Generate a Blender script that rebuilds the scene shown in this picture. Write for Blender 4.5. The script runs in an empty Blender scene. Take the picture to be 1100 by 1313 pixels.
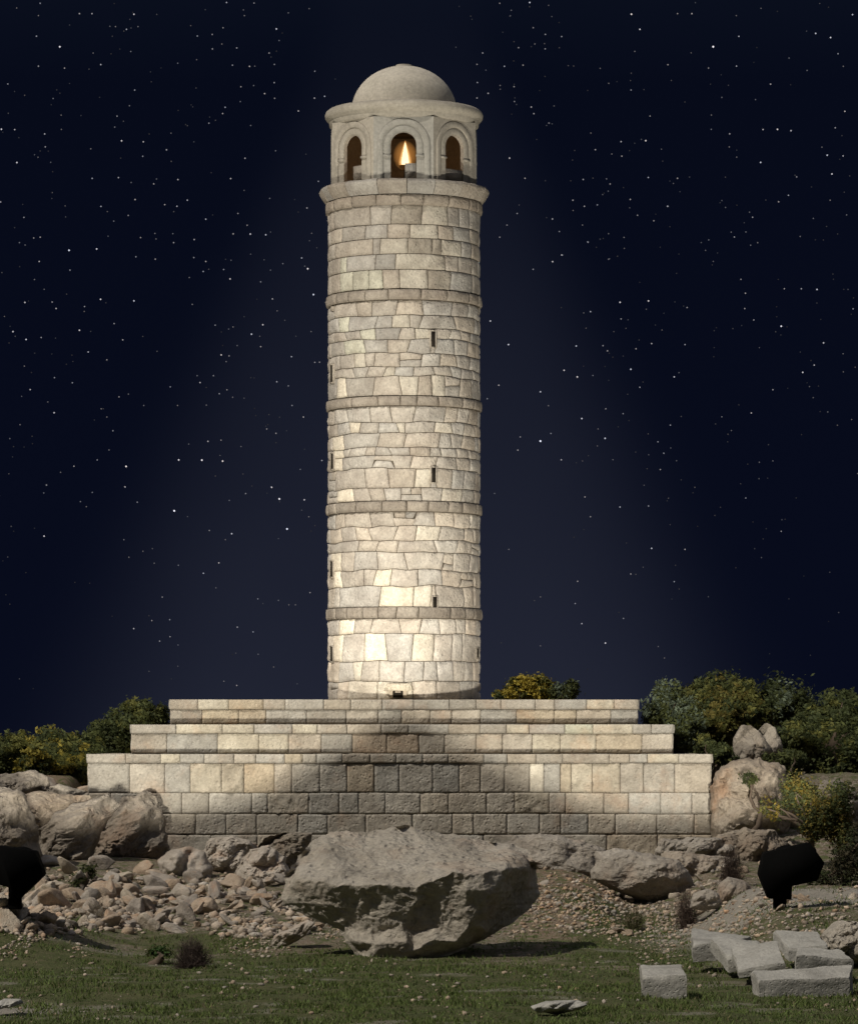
import bpy, bmesh, math, random
import numpy as np
from mathutils import Vector
random.seed(7); RNG = np.random.default_rng(11)
scene = bpy.context.scene
COL = scene.collection

# ------------------------------------------------------------------ camera
F, D, YH, HC, CXP = 4845.0, 150.0, 945.0, 6.5, 550.0     # focal (px of 1100), distance to tower, eye line, eye height
CAMX = 32.0 / 32.3
cam_d = bpy.data.cameras.new('camera'); cam = bpy.data.objects.new('camera', cam_d); COL.objects.link(cam)
cam.location = (CAMX, -D, HC); cam.rotation_euler = (math.radians(90), 0, 0)
cam_d.sensor_fit = 'HORIZONTAL'; cam_d.sensor_width = 36.0; cam_d.lens = F / 1100 * 36
cam_d.sensor_fit = 'HORIZONTAL'; cam_d.shift_y = (YH - 656.5) / 1100
cam_d.clip_start = 1.0; cam_d.clip_end = 20000
scene.camera = cam

# ------------------------------------------------------------------ sky, moonlight, exposure
scene.view_settings.view_transform = 'Standard'; scene.view_settings.look = 'None'
scene.view_settings.exposure = 0.0; scene.view_settings.gamma = 1.0
MOON = Vector((-0.62, -0.42, 0.84)).normalized()          # towards the moon
world = bpy.data.worlds.new('World'); scene.world = world; world.use_nodes = True
nt = world.node_tree; N = nt.nodes; L = nt.links
bg = N['Background']
def wn(t, **k):
    n = N.new(t)
    for a, b in k.items(): setattr(n, a, b)
    return n
def wmath(op, a, b=None, c=None):
    n = wn('ShaderNodeMath', operation=op)
    for i, v in enumerate((a, b, c)):
        if v is None: continue
        if isinstance(v, (int, float)): n.inputs[i].default_value = v
        else: L.new(v, n.inputs[i])
    return n.outputs[0]
tc = wn('ShaderNodeTexCoord'); sx = wn('ShaderNodeSeparateXYZ'); L.new(tc.outputs['Generated'], sx.inputs[0])
dx, dy, dz = sx.outputs
# sky brightness by elevation: dark navy low down, unseen zenith raised to blue-grey as added fill
ramp = wn('ShaderNodeValToRGB'); cr = ramp.color_ramp
mz = wn('ShaderNodeMapRange'); mz.inputs['From Min'].default_value = -0.2; mz.inputs['From Max'].default_value = 1.0
L.new(dz, mz.inputs['Value']); L.new(mz.outputs[0], ramp.inputs[0])
def stop(z): return (z + 0.2) / 1.2
cr.elements[0].position = 0.0; cr.elements[0].color = (.0026, .0036, .0105, 1)
cr.elements[1].position = 1.0; cr.elements[1].color = (.22, .23, .27, 1)
for z, c in ((0.02, (.0024, .0036, .0112)), (.17, (.0022, .0034, .0098)), (.26, (.006, .009, .018)), (.5, (.12, .13, .16))):
    e = cr.elements.new(stop(z)); e.color = (*c, 1)
# floodlight beam glow around the tower, painted into the sky as a lobe
ax = wmath('DIVIDE', dx, dy); ax = wmath('ADD', ax, .0065)
sig = wmath('MULTIPLY_ADD', dz, -.345, .084); sig = wmath('MAXIMUM', sig, .020)
q = wmath('DIVIDE', ax, sig); q = wmath('MULTIPLY', q, q); q = wmath('POWER', q, 2.4); lobe = wmath('POWER', 2.718, wmath('MULTIPLY', q, -1.0))
fall = wmath('MULTIPLY_ADD', dz, -5.0, 1.0); fall = wmath('MINIMUM', wmath('MAXIMUM', fall, 0.06), 1.0)
front = wmath('GREATER_THAN', dy, 0.0)
lobe = wmath('MULTIPLY', wmath('MULTIPLY', lobe, fall), front)
nz = wn('ShaderNodeTexNoise'); nz.inputs['Scale'].default_value = 14; nz.inputs['Detail'].default_value = 2
L.new(tc.outputs['Generated'], nz.inputs['Vector'])
lobe = wmath('MULTIPLY', lobe, wmath('MULTIPLY_ADD', nz.outputs[0], .5, .75))
glow = wn('ShaderNodeMix', data_type='RGBA', blend_type='ADD'); glow.inputs[0].default_value = 1.0
gc = wn('ShaderNodeVectorMath', operation='SCALE'); gc.inputs[0].default_value = (.0140, .0155, .0225); L.new(lobe, gc.inputs['Scale'])
L.new(ramp.outputs[0], glow.inputs[6]); L.new(gc.outputs[0], glow.inputs[7])
L.new(glow.outputs[2], bg.inputs[0]); bg.inputs[1].default_value = 1.0

sun_d = bpy.data.lights.new('moonlight', 'SUN'); sun = bpy.data.objects.new('moonlight', sun_d); COL.objects.link(sun)
sun_d.energy = 2.9; sun_d.angle = math.radians(.6); sun_d.color = (1.0, .93, .82)
sun.rotation_euler = MOON.to_track_quat('Z', 'Y').to_euler()
try: scene.cycles.use_denoising = True
except Exception: pass

FLOOD_WATTS = 44500.0
# ------------------------------------------------------------------ helpers
def W(px, py, dep): return Vector((CAMX + (px - CXP) * dep / F, dep - D, HC + (YH - py) * dep / F))
def WZ(py, dep): return HC + (YH - py) * dep / F

def _h(ix, iy, iz, s):
    h = (ix * np.uint32(374761393) + iy * np.uint32(668265263) + iz * np.uint32(2246822519) + np.uint32((s * 974711) & 0xffffffff))
    h = (h ^ (h >> np.uint32(13))) * np.uint32(1274126177)
    h = (h ^ (h >> np.uint32(15))) * np.uint32(2246822519)
    return ((h ^ (h >> np.uint32(16))) & np.uint32(0xffffff)).astype(np.float64) / 0xffffff
def vnoise(p, s=0):                                       # value noise, -1..1
    p = np.asarray(p, float); i = np.floor(p); f = p - i; f = f * f * (3 - 2 * f)
    i = i.astype(np.int64).astype(np.uint32); x, y, z = i[:, 0], i[:, 1], i[:, 2]; o = np.uint32(1)
    r = 0
    for a in (0, 1):
        for b in (0, 1):
            for c in (0, 1):
                w = (f[:, 0] if a else 1 - f[:, 0]) * (f[:, 1] if b else 1 - f[:, 1]) * (f[:, 2] if c else 1 - f[:, 2])
                r = r + w * _h(x + o * np.uint32(a), y + o * np.uint32(b), z + o * np.uint32(c), s)
    return r * 2 - 1
def fbm(p, s=0, oct=4, lac=2.1, gain=.5, ridge=False):
    p = np.asarray(p, float); r = np.zeros(len(p)); a = 1.0
    for k in range(oct):
        n = vnoise(p, s + k * 17)
        r += a * ((1 - 2 * np.abs(n)) if ridge else n); p = p * lac + 3.7; a *= gain
    return r
def sstep(a, b, x): t = np.clip((np.asarray(x, float) - a) / (b - a), 0, 1); return t * t * (3 - 2 * t)

class MB:
    def __init__(s): s.v = []; s.f = []; s.c = []; s.n = 0
    def add(s, v, f, c=(1, 1, 1)):
        v = np.asarray(v, float).reshape(-1, 3)
        c = np.asarray(c, float)
        if c.ndim == 1: c = np.repeat(c[None, :3], len(v), 0)
        s.v.append(v); s.c.append(c[:, :3]); k = s.n
        if isinstance(f, np.ndarray): s.f.append(f + k)
        else: s.f.append([tuple(i + k for i in q) for q in f])
        s.n += len(v)
    def grid(s, P, c=(1, 1, 1), wrap=False):              # P: (nv, nu, 3)
        nv, nu = P.shape[:2]; idx = np.arange(nv * nu).reshape(nv, nu)
        if wrap: idx = np.concatenate([idx, idx[:, :1]], 1)
        f = np.stack([idx[:-1, :-1], idx[:-1, 1:], idx[1:, 1:], idx[1:, :-1]], -1).reshape(-1, 4)
        if isinstance(c, np.ndarray) and c.ndim == 3: c = c.reshape(-1, 3)
        s.add(P.reshape(-1, 3), f, c)
    def box(s, cx, cy, cz, lx, ly, lz, c=(1, 1, 1), R=None, bev=0.0):
        bm = bmesh.new(); bmesh.ops.create_cube(bm, size=1)
        for v in bm.verts: v.co = Vector((v.co.x * lx, v.co.y * ly, v.co.z * lz))
        if bev: bmesh.ops.bevel(bm, geom=bm.edges[:], offset=bev, segments=2, affect='EDGES', profile=.6)
        if R is not None:
            for v in bm.verts: v.co = R @ v.co
        s.add([(v.co.x + cx, v.co.y + cy, v.co.z + cz) for v in bm.verts], [tuple(v.index for v in f.verts) for f in bm.faces], c); bm.free()
    def lathe(s, prof, n=96, c=(1, 1, 1), x=0, y=0):      # prof: (r, z) bottom to top seen outside
        a = np.linspace(0, 2 * math.pi, n, endpoint=False); pr = np.array(prof, float)
        P = np.stack([x + pr[:, :1] * np.sin(a)[None], y - pr[:, :1] * np.cos(a)[None], np.repeat(pr[:, 1:2], n, 1)], -1)
        s.grid(P, c, wrap=True)
    def build(s, name, mat, parent=None, base=None, smooth=False, clean=False):
        v = np.concatenate(s.v); c = np.concatenate(s.c)
        off = np.array(ORG.get(parent.name, (0, 0, 0)) if parent else (base if base is not None else (0, 0, 0)), float)
        me = bpy.data.meshes.new(name); v = v - off
        loops = []; starts = []; tot = 0; sizes = []
        for f in s.f:
            if isinstance(f, np.ndarray):
                k, w = f.shape; loops.append(f.reshape(-1)); sizes.append(np.full(k, w))
            else:
                for q in f: loops.append(np.array(q)); sizes.append(np.array([len(q)]))
        loops = np.concatenate(loops).astype(np.int32); sizes = np.concatenate(sizes).astype(np.int32)
        me.vertices.add(len(v)); me.vertices.foreach_set('co', v.astype(np.float32).ravel())
        me.loops.add(len(loops)); me.loops.foreach_set('vertex_index', loops)
        me.polygons.add(len(sizes)); st = np.concatenate([[0], np.cumsum(sizes)[:-1]]).astype(np.int32)
        me.polygons.foreach_set('loop_start', st)
        try: me.polygons.foreach_set('loop_total', sizes)
        except Exception: pass
        me.update(calc_edges=True)
        at = me.color_attributes.new('tint', 'FLOAT_COLOR', 'POINT')
        at.data.foreach_set('color', np.concatenate([c, np.ones((len(c), 1))], 1).astype(np.float32).ravel())
        if smooth: me.polygons.foreach_set('use_smooth', np.ones(len(sizes), bool))
        me.validate(); me.materials.append(mat)
        o = bpy.data.objects.new(name, me); COL.objects.link(o)
        if parent: o.parent = parent; ORG[o.name] = ORG.get(parent.name, (0, 0, 0))
        else:
            o.location = off; ORG[o.name] = tuple(off)
        return o
ORG = {}
def tag(o, label=None, cat=None, group=None, kind=None):
    if label: o['label'] = label
    if cat: o['category'] = cat
    if group: o['group'] = group
    if kind: o['kind'] = kind
    return o
def thing(name, loc, label, cat, group=None):
    o = bpy.data.objects.new(name, None); COL.objects.link(o); o.location = loc; o.empty_display_size = .3
    ORG[o.name] = tuple(loc); return tag(o, label, cat, group)

# ------------------------------------------------------------------ materials
def mat(name, rough=.9, spec=.25):
    m = bpy.data.materials.new(name); m.use_nodes = True; n = m.node_tree.nodes; b = n['Principled BSDF']
    b.inputs['Roughness'].default_value = rough; b.inputs['Specular IOR Level'].default_value = spec
    return m, n, m.node_tree.links, b
def stone_mat(name, c0, c1, scale, stain=(.20, .18, .15), stain_amt=.35, orange=0.0, bump=.6, bscale=18, use_tint=True, pits=.5, rough=.92, bdist=.05, ps=9.0):
    m, n, l, b = mat(name, rough)
    tcn = n.new('ShaderNodeTexCoord'); co = tcn.outputs['Object']
    oi = n.new('ShaderNodeObjectInfo'); ad = n.new('ShaderNodeVectorMath'); ad.operation = 'ADD'
    sc = n.new('ShaderNodeVectorMath'); sc.operation = 'SCALE'; sc.inputs[0].default_value = (37, 11, 53); l.new(oi.outputs['Random'], sc.inputs['Scale'])
    l.new(co, ad.inputs[0]); l.new(sc.outputs[0], ad.inputs[1]); co = ad.outputs[0]
    def noise(s, d=6, r=.6, off=0):
        t = n.new('ShaderNodeTexNoise'); t.inputs['Scale'].default_value = s; t.inputs['Detail'].default_value = d; t.inputs['Roughness'].default_value = r
        if off:
            v = n.new('ShaderNodeVectorMath'); v.operation = 'ADD'; v.inputs[1].default_value = (off, off * 1.7, -off); l.new(co, v.inputs[0]); l.new(v.outputs[0], t.inputs['Vector'])
        else: l.new(co, t.inputs['Vector'])
        return t.outputs['Fac']
    def rng(f, a, bb, c=0., d=1.):
        t = n.new('ShaderNodeMapRange'); t.inputs['From Min'].default_value = a; t.inputs['From Max'].default_value = bb
        t.inputs['To Min'].default_value = c; t.inputs['To Max'].default_value = d; l.new(f, t.inputs['Value']); return t.outputs[0]
    def mix(f, a, bb, bt='MIX'):
        t = n.new('ShaderNodeMix'); t.data_type = 'RGBA'; t.blend_type = bt
        if isinstance(f, float): t.inputs[0].default_value = f
        else: l.new(f, t.inputs[0])
        for i, v in ((6, a), (7, bb)):
            if isinstance(v, tuple): t.inputs[i].default_value = (*v, 1)
            else: l.new(v, t.inputs[i])
        return t.outputs[2]
    base = mix(rng(noise(scale), .32, .68), c0, c1)
    fine = mix(rng(noise(scale * 9, 5, .7, 5), .25, .75), (.72, .72, .72), (1.22, 1.22, 1.2)); base = mix(1.0, base, fine, 'MULTIPLY')
    st = rng(noise(scale * .8, 8, .72, 11), .52, .72, 0, stain_amt); base = mix(st, base, stain)
    if orange: base = mix(rng(noise(scale * .6, 6, .65, 23), .54, .72, 0, orange), base, (.46, .24, .12))
    if use_tint:
        a = n.new('ShaderNodeAttribute'); a.attribute_name = 'tint'; base = mix(1.0, base, a.outputs['Color'], 'MULTIPLY')
    l.new(base, b.inputs['Base Color'])
    h = noise(bscale, 8, .68, 3)
    vo = n.new('ShaderNodeTexVoronoi'); vo.inputs['Scale'].default_value = ps; l.new(co, vo.inputs['Vector'])
    pit = rng(vo.outputs['Distance'], 0.0, .35, -pits, 0)
    big = noise(bscale * .22, 4, .6, 7)
    s1 = n.new('ShaderNodeMath'); s1.operation = 'ADD'; l.new(h, s1.inputs[0]); l.new(pit, s1.inputs[1])
    s2 = n.new('ShaderNodeMath'); s2.operation = 'MULTIPLY_ADD'; l.new(big, s2.inputs[0]); s2.inputs[1].default_value = 1.2; l.new(s1.outputs[0], s2.inputs[2])
    bp = n.new('ShaderNodeBump'); bp.inputs['Strength'].default_value = bump; bp.inputs['Distance'].default_value = bdist
    l.new(s2.outputs[0], bp.inputs['Height']); l.new(bp.outputs[0], b.inputs['Normal'])
    return m
def flat_mat(name, c, rough=.7, spec=.3, metal=0.0):
    m, n, l, b = mat(name, rough, spec); b.inputs['Metallic'].default_value = metal
    t = n.new('ShaderNodeTexNoise'); t.inputs['Scale'].default_value = 9; t.inputs['Detail'].default_value = 5
    r = n.new('ShaderNodeMix'); r.data_type = 'RGBA'; r.inputs[6].default_value = (*[x * .75 for x in c], 1); r.inputs[7].default_value = (*[x * 1.25 for x in c], 1)
    l.new(t.outputs[0], r.inputs[0]); l.new(r.outputs[2], b.inputs['Base Color']); return m
def emit_mat(name, c, s, use_tint=False, light=True):
    m = bpy.data.materials.new(name); m.use_nodes = True; n = m.node_tree.nodes; n.clear()
    e = n.new('ShaderNodeEmission'); o = n.new('ShaderNodeOutputMaterial'); e.inputs[0].default_value = (*c, 1); e.inputs[1].default_value = s
    if use_tint:
        a = n.new('ShaderNodeAttribute'); a.attribute_name = 'tint'; m.node_tree.links.new(a.outputs['Color'], e.inputs[0])
    m.node_tree.links.new(e.outputs[0], o.inputs[0])
    if not light: m.cycles.emission_sampling = 'NONE'
    return m
def leaf_mat(name):
    m, n, l, b = mat(name, .75, .2)
    a = n.new('ShaderNodeAttribute'); a.attribute_name = 'tint'; l.new(a.outputs['Color'], b.inputs['Base Color'])
    t = n.new('ShaderNodeBsdfTranslucent'); l.new(a.outputs['Color'], t.inputs[0])
    x = n.new('ShaderNodeMixShader'); x.inputs[0].default_value = .25
    l.new(b.outputs[0], x.inputs[1]); l.new(t.outputs[0], x.inputs[2]); l.new(x.outputs[0], n['Material Output'].inputs[0])
    return m
M_TOWER = stone_mat('tower_limestone', (.34, .30, .258), (.48, .44, .385), 1.1, stain=(.24, .205, .18), stain_amt=.45, bump=.95, bscale=9, pits=.5, bdist=.06, ps=7)
M_PODIUM = stone_mat('podium_limestone', (.325, .29, .242), (.44, .405, .348), 1.0, stain=(.21, .18, .15), stain_amt=.45, orange=.25, bump=.8, bscale=8, pits=.6, bdist=.07, ps=6)
M_MORTAR = stone_mat('dark_joint_mortar', (.10, .085, .07), (.15, .13, .11), 2.0, use_tint=False)
M_DRESSED = stone_mat('smooth_dressed_stone', (.36, .335, .29), (.44, .41, .36), .9, stain=(.27, .25, .22), stain_amt=.4, bump=.35, bscale=16, pits=.2, bdist=.03, ps=14)
M_ROCK = stone_mat('weathered_limestone_rock', (.25, .215, .175), (.40, .36, .31), .55, stain=(.13, .12, .11), stain_amt=.6, orange=.30, bump=1.0, bscale=4.5, pits=.5, bdist=.14, ps=3.5)
M_BOULDER = stone_mat('grey_boulder_stone', (.34, .30, .245), (.47, .425, .36), .7, stain=(.135, .122, .105), stain_amt=.7, orange=.25, bump=1.0, bscale=3.8, pits=.6, bdist=.2, ps=3.0)
M_WARM = stone_mat('ochre_rock', (.28, .225, .175), (.42, .365, .30), .7, stain=(.15, .125, .10), stain_amt=.6, orange=.45, bump=1.0, bscale=4, pits=.5, bdist=.14, ps=3)
M_RUBBLE = stone_mat('rubble_limestone', (.29, .25, .205), (.45, .40, .345), 1.3, stain=(.13, .11, .09), stain_amt=.5, orange=.4, bump=.8, bscale=9, pits=.4, bdist=.05)
M_BLOCK = stone_mat('cut_block_stone', (.27, .26, .235), (.38, .365, .33), 1.2, stain=(.16, .15, .13), stain_amt=.7, bump=.8, bscale=12, pits=.7, bdist=.03, ps=11)
M_DARK = flat_mat('opening_shade', (.022, .018, .014), .95, .1)  # near-black colour standing for the shade inside slits and doorway
M_BLACK = flat_mat('matte_black_metal', (.004, .004, .004), .95, .02)
M_IRON = flat_mat('dark_iron', (.03, .028, .026), .6, .4)
M_LEAF = leaf_mat('leaves')
M_BARK = flat_mat('bark', (.10, .075, .055), .95)
M_TWIG = flat_mat('dry_twigs', (.085, .062, .052), .95)
M_STAR = emit_mat('starlight', (1, 1, 1), 1.0, True, False)

# ------------------------------------------------------------------ sky things: stars
SKYLIST = [
 (0, 0, 3.977, "305 236 5 683 70 4 645 147 3 405 67 3 469 67 3 186 182 3 514 327 3 196 335 3 329 345 2 40 426 2 597 590 2 7 657 4 75 659 3 228 681 3 620 716 4 731 721 3 849 762 3 86 827 4 231 747 2 470 908 3 604 904 3 689 1016 3 515 1051 3 352 1275 5 493 1268 4 205 1208 3 172 1212 2 122 1107 2 654 1097 2 840 1042 2 784 936 2 798 911 1 728 795 2 687 457 2 667 260 1 475 268 1 205 14 2 85 38 1 196 77 1 704 133 1 589 133 1 3 1028 3 717 1210 2 580 1126 1 463 757 1 313 658 1 312 585 1 271 500 1 194 800 1 669 929 1 790 1189 1 796 1217 1 128 1248 1 99 1236 1 660 537 1 585 646 1"),
 (200, 0, 3.977, "614 145 4 360 10 3 500 13 2 446 48 1 451 77 1 342 139 2 287 173 2 211 181 2 336 222 1 412 242 2 288 247 2 577 268 2 628 204 1 675 63 1 781 41 1 390 330 2 477 336 3 504 335 1 604 326 2 603 419 2 554 475 3 605 499 2 433 440 2 498 434 1 430 516 1 353 545 3 340 577 3 270 626 2 726 564 3 810 361 2 860 489 3 808 498 3 111 320 1 77 677 1 54 762 3 454 805 3 610 767 1 483 638 1 381 909 3 112 914 3 160 1019 3 107 1050 3 45 1042 2 254 1116 3 418 1087 2 465 1147 2 394 1191 3 481 1192 4 560 1196 4 195 1220 3 770 1059 3 828 923 2 580 1010 1 794 1188 1 90 1236 2 86 1190 1"),
 (0, 300, 3.977, "513 332 4 683 340 4 405 490 4 200 139 3 357 183 2 127 348 4 286 379 3 266 346 2 431 369 2 66 497 4 133 537 4 210 527 2 626 539 3 450 601 3 545 641 2 582 456 2 693 115 2 792 127 2 124 673 1 278 732 2 369 758 2 154 793 3 244 856 1 276 911 4 607 830 2 545 933 1 576 1003 2 50 1043 1 556 1101 1 496 1152 2 643 1185 5 638 1290 3 377 1184 2 309 1215 1 237 1281 2 655 816 1 733 874 1 516 891 1 102 972 1 176 231 1"),
 (200, 300, 3.977, "378 228 4 774 176 5 803 308 5 743 121 3 254 139 3 241 190 2 345 180 2 594 330 3 545 462 4 487 510 4 333 616 4 373 621 2 358 650 1 293 722 2 225 757 3 210 722 1 73 779 2 362 794 2 323 814 2 391 832 1 691 625 3 534 574 2 414 568 1 393 473 1 302 464 2 616 753 3 675 774 2 694 874 2 752 933 3 612 1016 2 565 994 2 265 1057 3 332 1051 2 116 1152 5 234 1153 5 340 1158 5 846 1155 3 590 1292 4 736 1200 1 810 654 2 834 653 2 534 243 2 584 183 1 647 150 1 791 497 1 618 391 1 110 874 1 257 872 1 185 358 1 170 221 1 193 119 2"),
 (0, 600, 2.619, "585 144 6 938 104 6 964 205 6 148 229 4 1022 107 4 911 64 3 419 63 2 461 115 2 778 221 4 703 210 2 757 241 1 735 319 3 683 354 3 545 434 2 866 440 2 1041 419 2 510 513 2 449 540 3 570 510 2 797 535 3 850 551 2 571 567 2 536 582 2 598 595 1 867 626 1 919 669 1 752 717 1 795 731 2 825 86 2 770 109 1 1037 164 1 416 241 1 480 280 1 433 300 1 518 320 1 599 327 1 310 82 1 156 57 2 147 84 1 270 113 1 290 130 1 935 445 1 970 460 1 992 460 1 725 403 1"),
 (610, 0, 3.98, "275 10 4 794 70 5 837 147 4 122 14 2 181 50 1 176 78 1 293 139 2 355 173 2 438 184 2 301 222 1 218 241 2 354 247 2 35 268 2 146 336 3 241 330 2 6 326 2 8 419 2 63 474 3 6 498 2 195 440 2 124 434 1 197 516 2 283 544 3 296 578 3 373 626 2 587 677 1 610 762 3 741 721 3 867 716 4 745 795 2 694 784 1 889 590 2 172 805 4 251 908 3 548 914 3 495 1020 3 554 1051 3 620 1044 2 685 937 2 667 911 1 880 904 3 788 1016 3 825 1097 2 908 1125 2 391 1116 3 426 1180 2 211 1088 2 159 1147 2 122 1209 2 573 1235 2 544 1147 1 677 1191 1 756 1210 1 678 423 1 792 457 2 811 260 1 980 328 2 978 1051 3 438 1300 3"),
 (850, 0, 3.98, "256 236 6 967 72 4 779 168 4 855 189 4 387 183 3 74 67 2 147 67 3 375 335 3 232 345 2 549 427 3 928 566 3 879 650 3 510 659 3 584 658 4 653 665 4 340 681 3 498 827 4 838 790 4 919 794 3 862 886 4 811 749 1 338 748 1 376 800 1 74 908 3 682 901 2 640 995 3 590 1028 3 457 1107 2 364 1208 2 348 1183 1 423 1182 1 233 1223 1 447 1250 1 700 1205 1 767 1113 1 937 1095 1 893 272 2 920 336 1 735 357 1 643 294 1 374 77 1 500 40 1 247 585 1 246 658 1 472 506 1 300 495 1 25 1051 2 853 1020 1 483 1237 1"),
 (610, 300, 2.245, "322 22 2 221 79 4 249 60 2 165 101 2 382 72 1 415 196 4 497 192 4 42 250 4 330 223 3 418 244 2 776 170 3 937 157 3 888 157 2 982 159 4 763 130 2 774 214 2 800 247 2 879 265 5 1001 313 4 94 318 4 289 322 4 366 321 2 379 336 3 506 315 3 602 318 3 461 330 2 254 392 4 292 411 4 446 389 4 571 411 4 337 407 1 472 441 2 66 435 3 186 454 4 33 474 2 209 494 1 305 531 4 374 503 2 424 517 2 352 561 1 372 588 4 186 596 6 216 574 2 128 584 2 121 622 3 246 650 3 314 757 2 415 786 3 497 783 2 330 814 2 941 398 4 974 377 3 793 515 3 708 526 1 560 550 2 524 598 2 541 631 2 531 678 2 777 760 2 506 905 4 602 908 3 446 979 2 571 1001 2 373 1178 4 305 1122 3 425 1107 2 286 1064 2 293 1000 2 186 1045 1 186 1186 1 95 908 1 879 856 2 855 448 2 525 1188 1 543 1221 1 1013 512 1 816 657 1 855 653 1 54 747 1 608 211 2 1086 215 2"),
]
def build_stars():
    mb = MB(); R0 = 6000.0; pts = []
    for x0, y0, s, txt in SKYLIST:
        a = list(map(float, txt.split()))
        for i in range(0, len(a), 3): pts.append((x0 + a[i] / s, y0 + a[i + 1] / s, a[i + 2]))
    rg = random.Random(3)
    for k in range(9000):                                  # the faint ones all over the dome in front
        x, y = rg.uniform(-3200, 4300), rg.uniform(-350, 900)
        if rg.random() < sstep(560, 900, y) * .85 or rg.random() > .45 + .9 * fbm(np.array([[x * .006, y * .006, 1.0]]), 8, 3)[0]: continue
        pts.append((x, y, rg.choice((.18, .25, .25, .35, .5, .7)) * (1.0 if y < 650 else .7)))
    oc = np.array([(1, 0, 0), (-1, 0, 0), (0, 1, 0), (0, -1, 0), (0, 0, 1), (0, 0, -1)], float)
    of = [(0, 2, 4), (2, 1, 4), (1, 3, 4), (3, 0, 4), (2, 0, 5), (1, 2, 5), (3, 1, 5), (0, 3, 5)]
    for x, y, m in pts:
        d = np.array(((x - CXP) / F, 1.0, (YH - y) / F)); p = d / np.linalg.norm(d) * R0 + np.array((CAMX, -D, HC))
        b = {6: (1.15, .95), 5: (1.05, .75), 4: (.95, .50), 3: (.85, .32), 2: (.82, .24), 1: (.78, .13)}.get(m, (.75, .15 * m))
        t = rg.random(); c = np.array((.80 + .2 * t, .84 + .06 * t, 1.0 - .12 * t)) * b[1] * rg.uniform(1.0, 1.45)
        mb.add(p + oc * b[0] * R0 / F * 1.18, of, c)
    o = mb.build('stars', M_STAR); tag(o, kind='stuff'); o['label'] = 'small white stars scattered over the dark night sky'; o['category'] = 'stars'
    for a in ('visible_shadow', 'visible_diffuse'): pass
build_stars()

# ------------------------------------------------------------------ ground
def gz(x, y):
    x = np.asarray(x, float); d = np.asarray(y, float) + D
    z = sstep(114, 138.5, d) * 1.75
    z = z + sstep(9.0, 11.5, x) * sstep(102, 112, d) * 1.45 * (1 - .75 * sstep(118, 130, d)) + .25 * sstep(2.5, 5, x) * (1 - sstep(6, 8, x)) * sstep(110, 126, d)
    z = z - .55 * np.exp(-((x - 8.2) / 1.5) ** 2) * sstep(118, 126, d)
    z = z + 1.25 * np.exp(-((x + 12.2) / 2.6) ** 2 - ((d - 114) / 4.0) ** 2) + sstep(6, 12, -x) * sstep(110, 122, d) * .35
    side = sstep(11.5, 13.0, np.abs(x + .2))
    z = z + side * (sstep(136, 149, d) * np.where(x > 0, 2.9, 2.9))
    z = z * (1 - sstep(168, 260, d)) - .5 * sstep(180, 300, d)
    p = np.stack([x, d, 0 * x], -1)
    near = (1 - sstep(60, 140, np.abs(x))) * (1 - sstep(220, 400, d))
    z = z + near * (.10 * fbm(p.reshape(-1, 3) * .22, 5, 4).reshape(x.shape) + .05 * fbm(p.reshape(-1, 3) * 1.4, 9, 3).reshape(x.shape) * sstep(108, 118, d))
    return z
def G(px, py):                                             # where the sight line of a photo pixel meets the ground
    k = (YH - py) / F; ds = np.arange(60, 175, .1)
    zz = gz(CAMX + (px - CXP) * ds / F, ds - D); ray = HC + k * ds
    i = np.argmax(zz >= ray)
    if not (zz >= ray).any(): i = len(ds) - 1
    dep = ds[i]; return Vector((CAMX + (px - CXP) * dep / F, dep - D, zz[i]))
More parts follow.
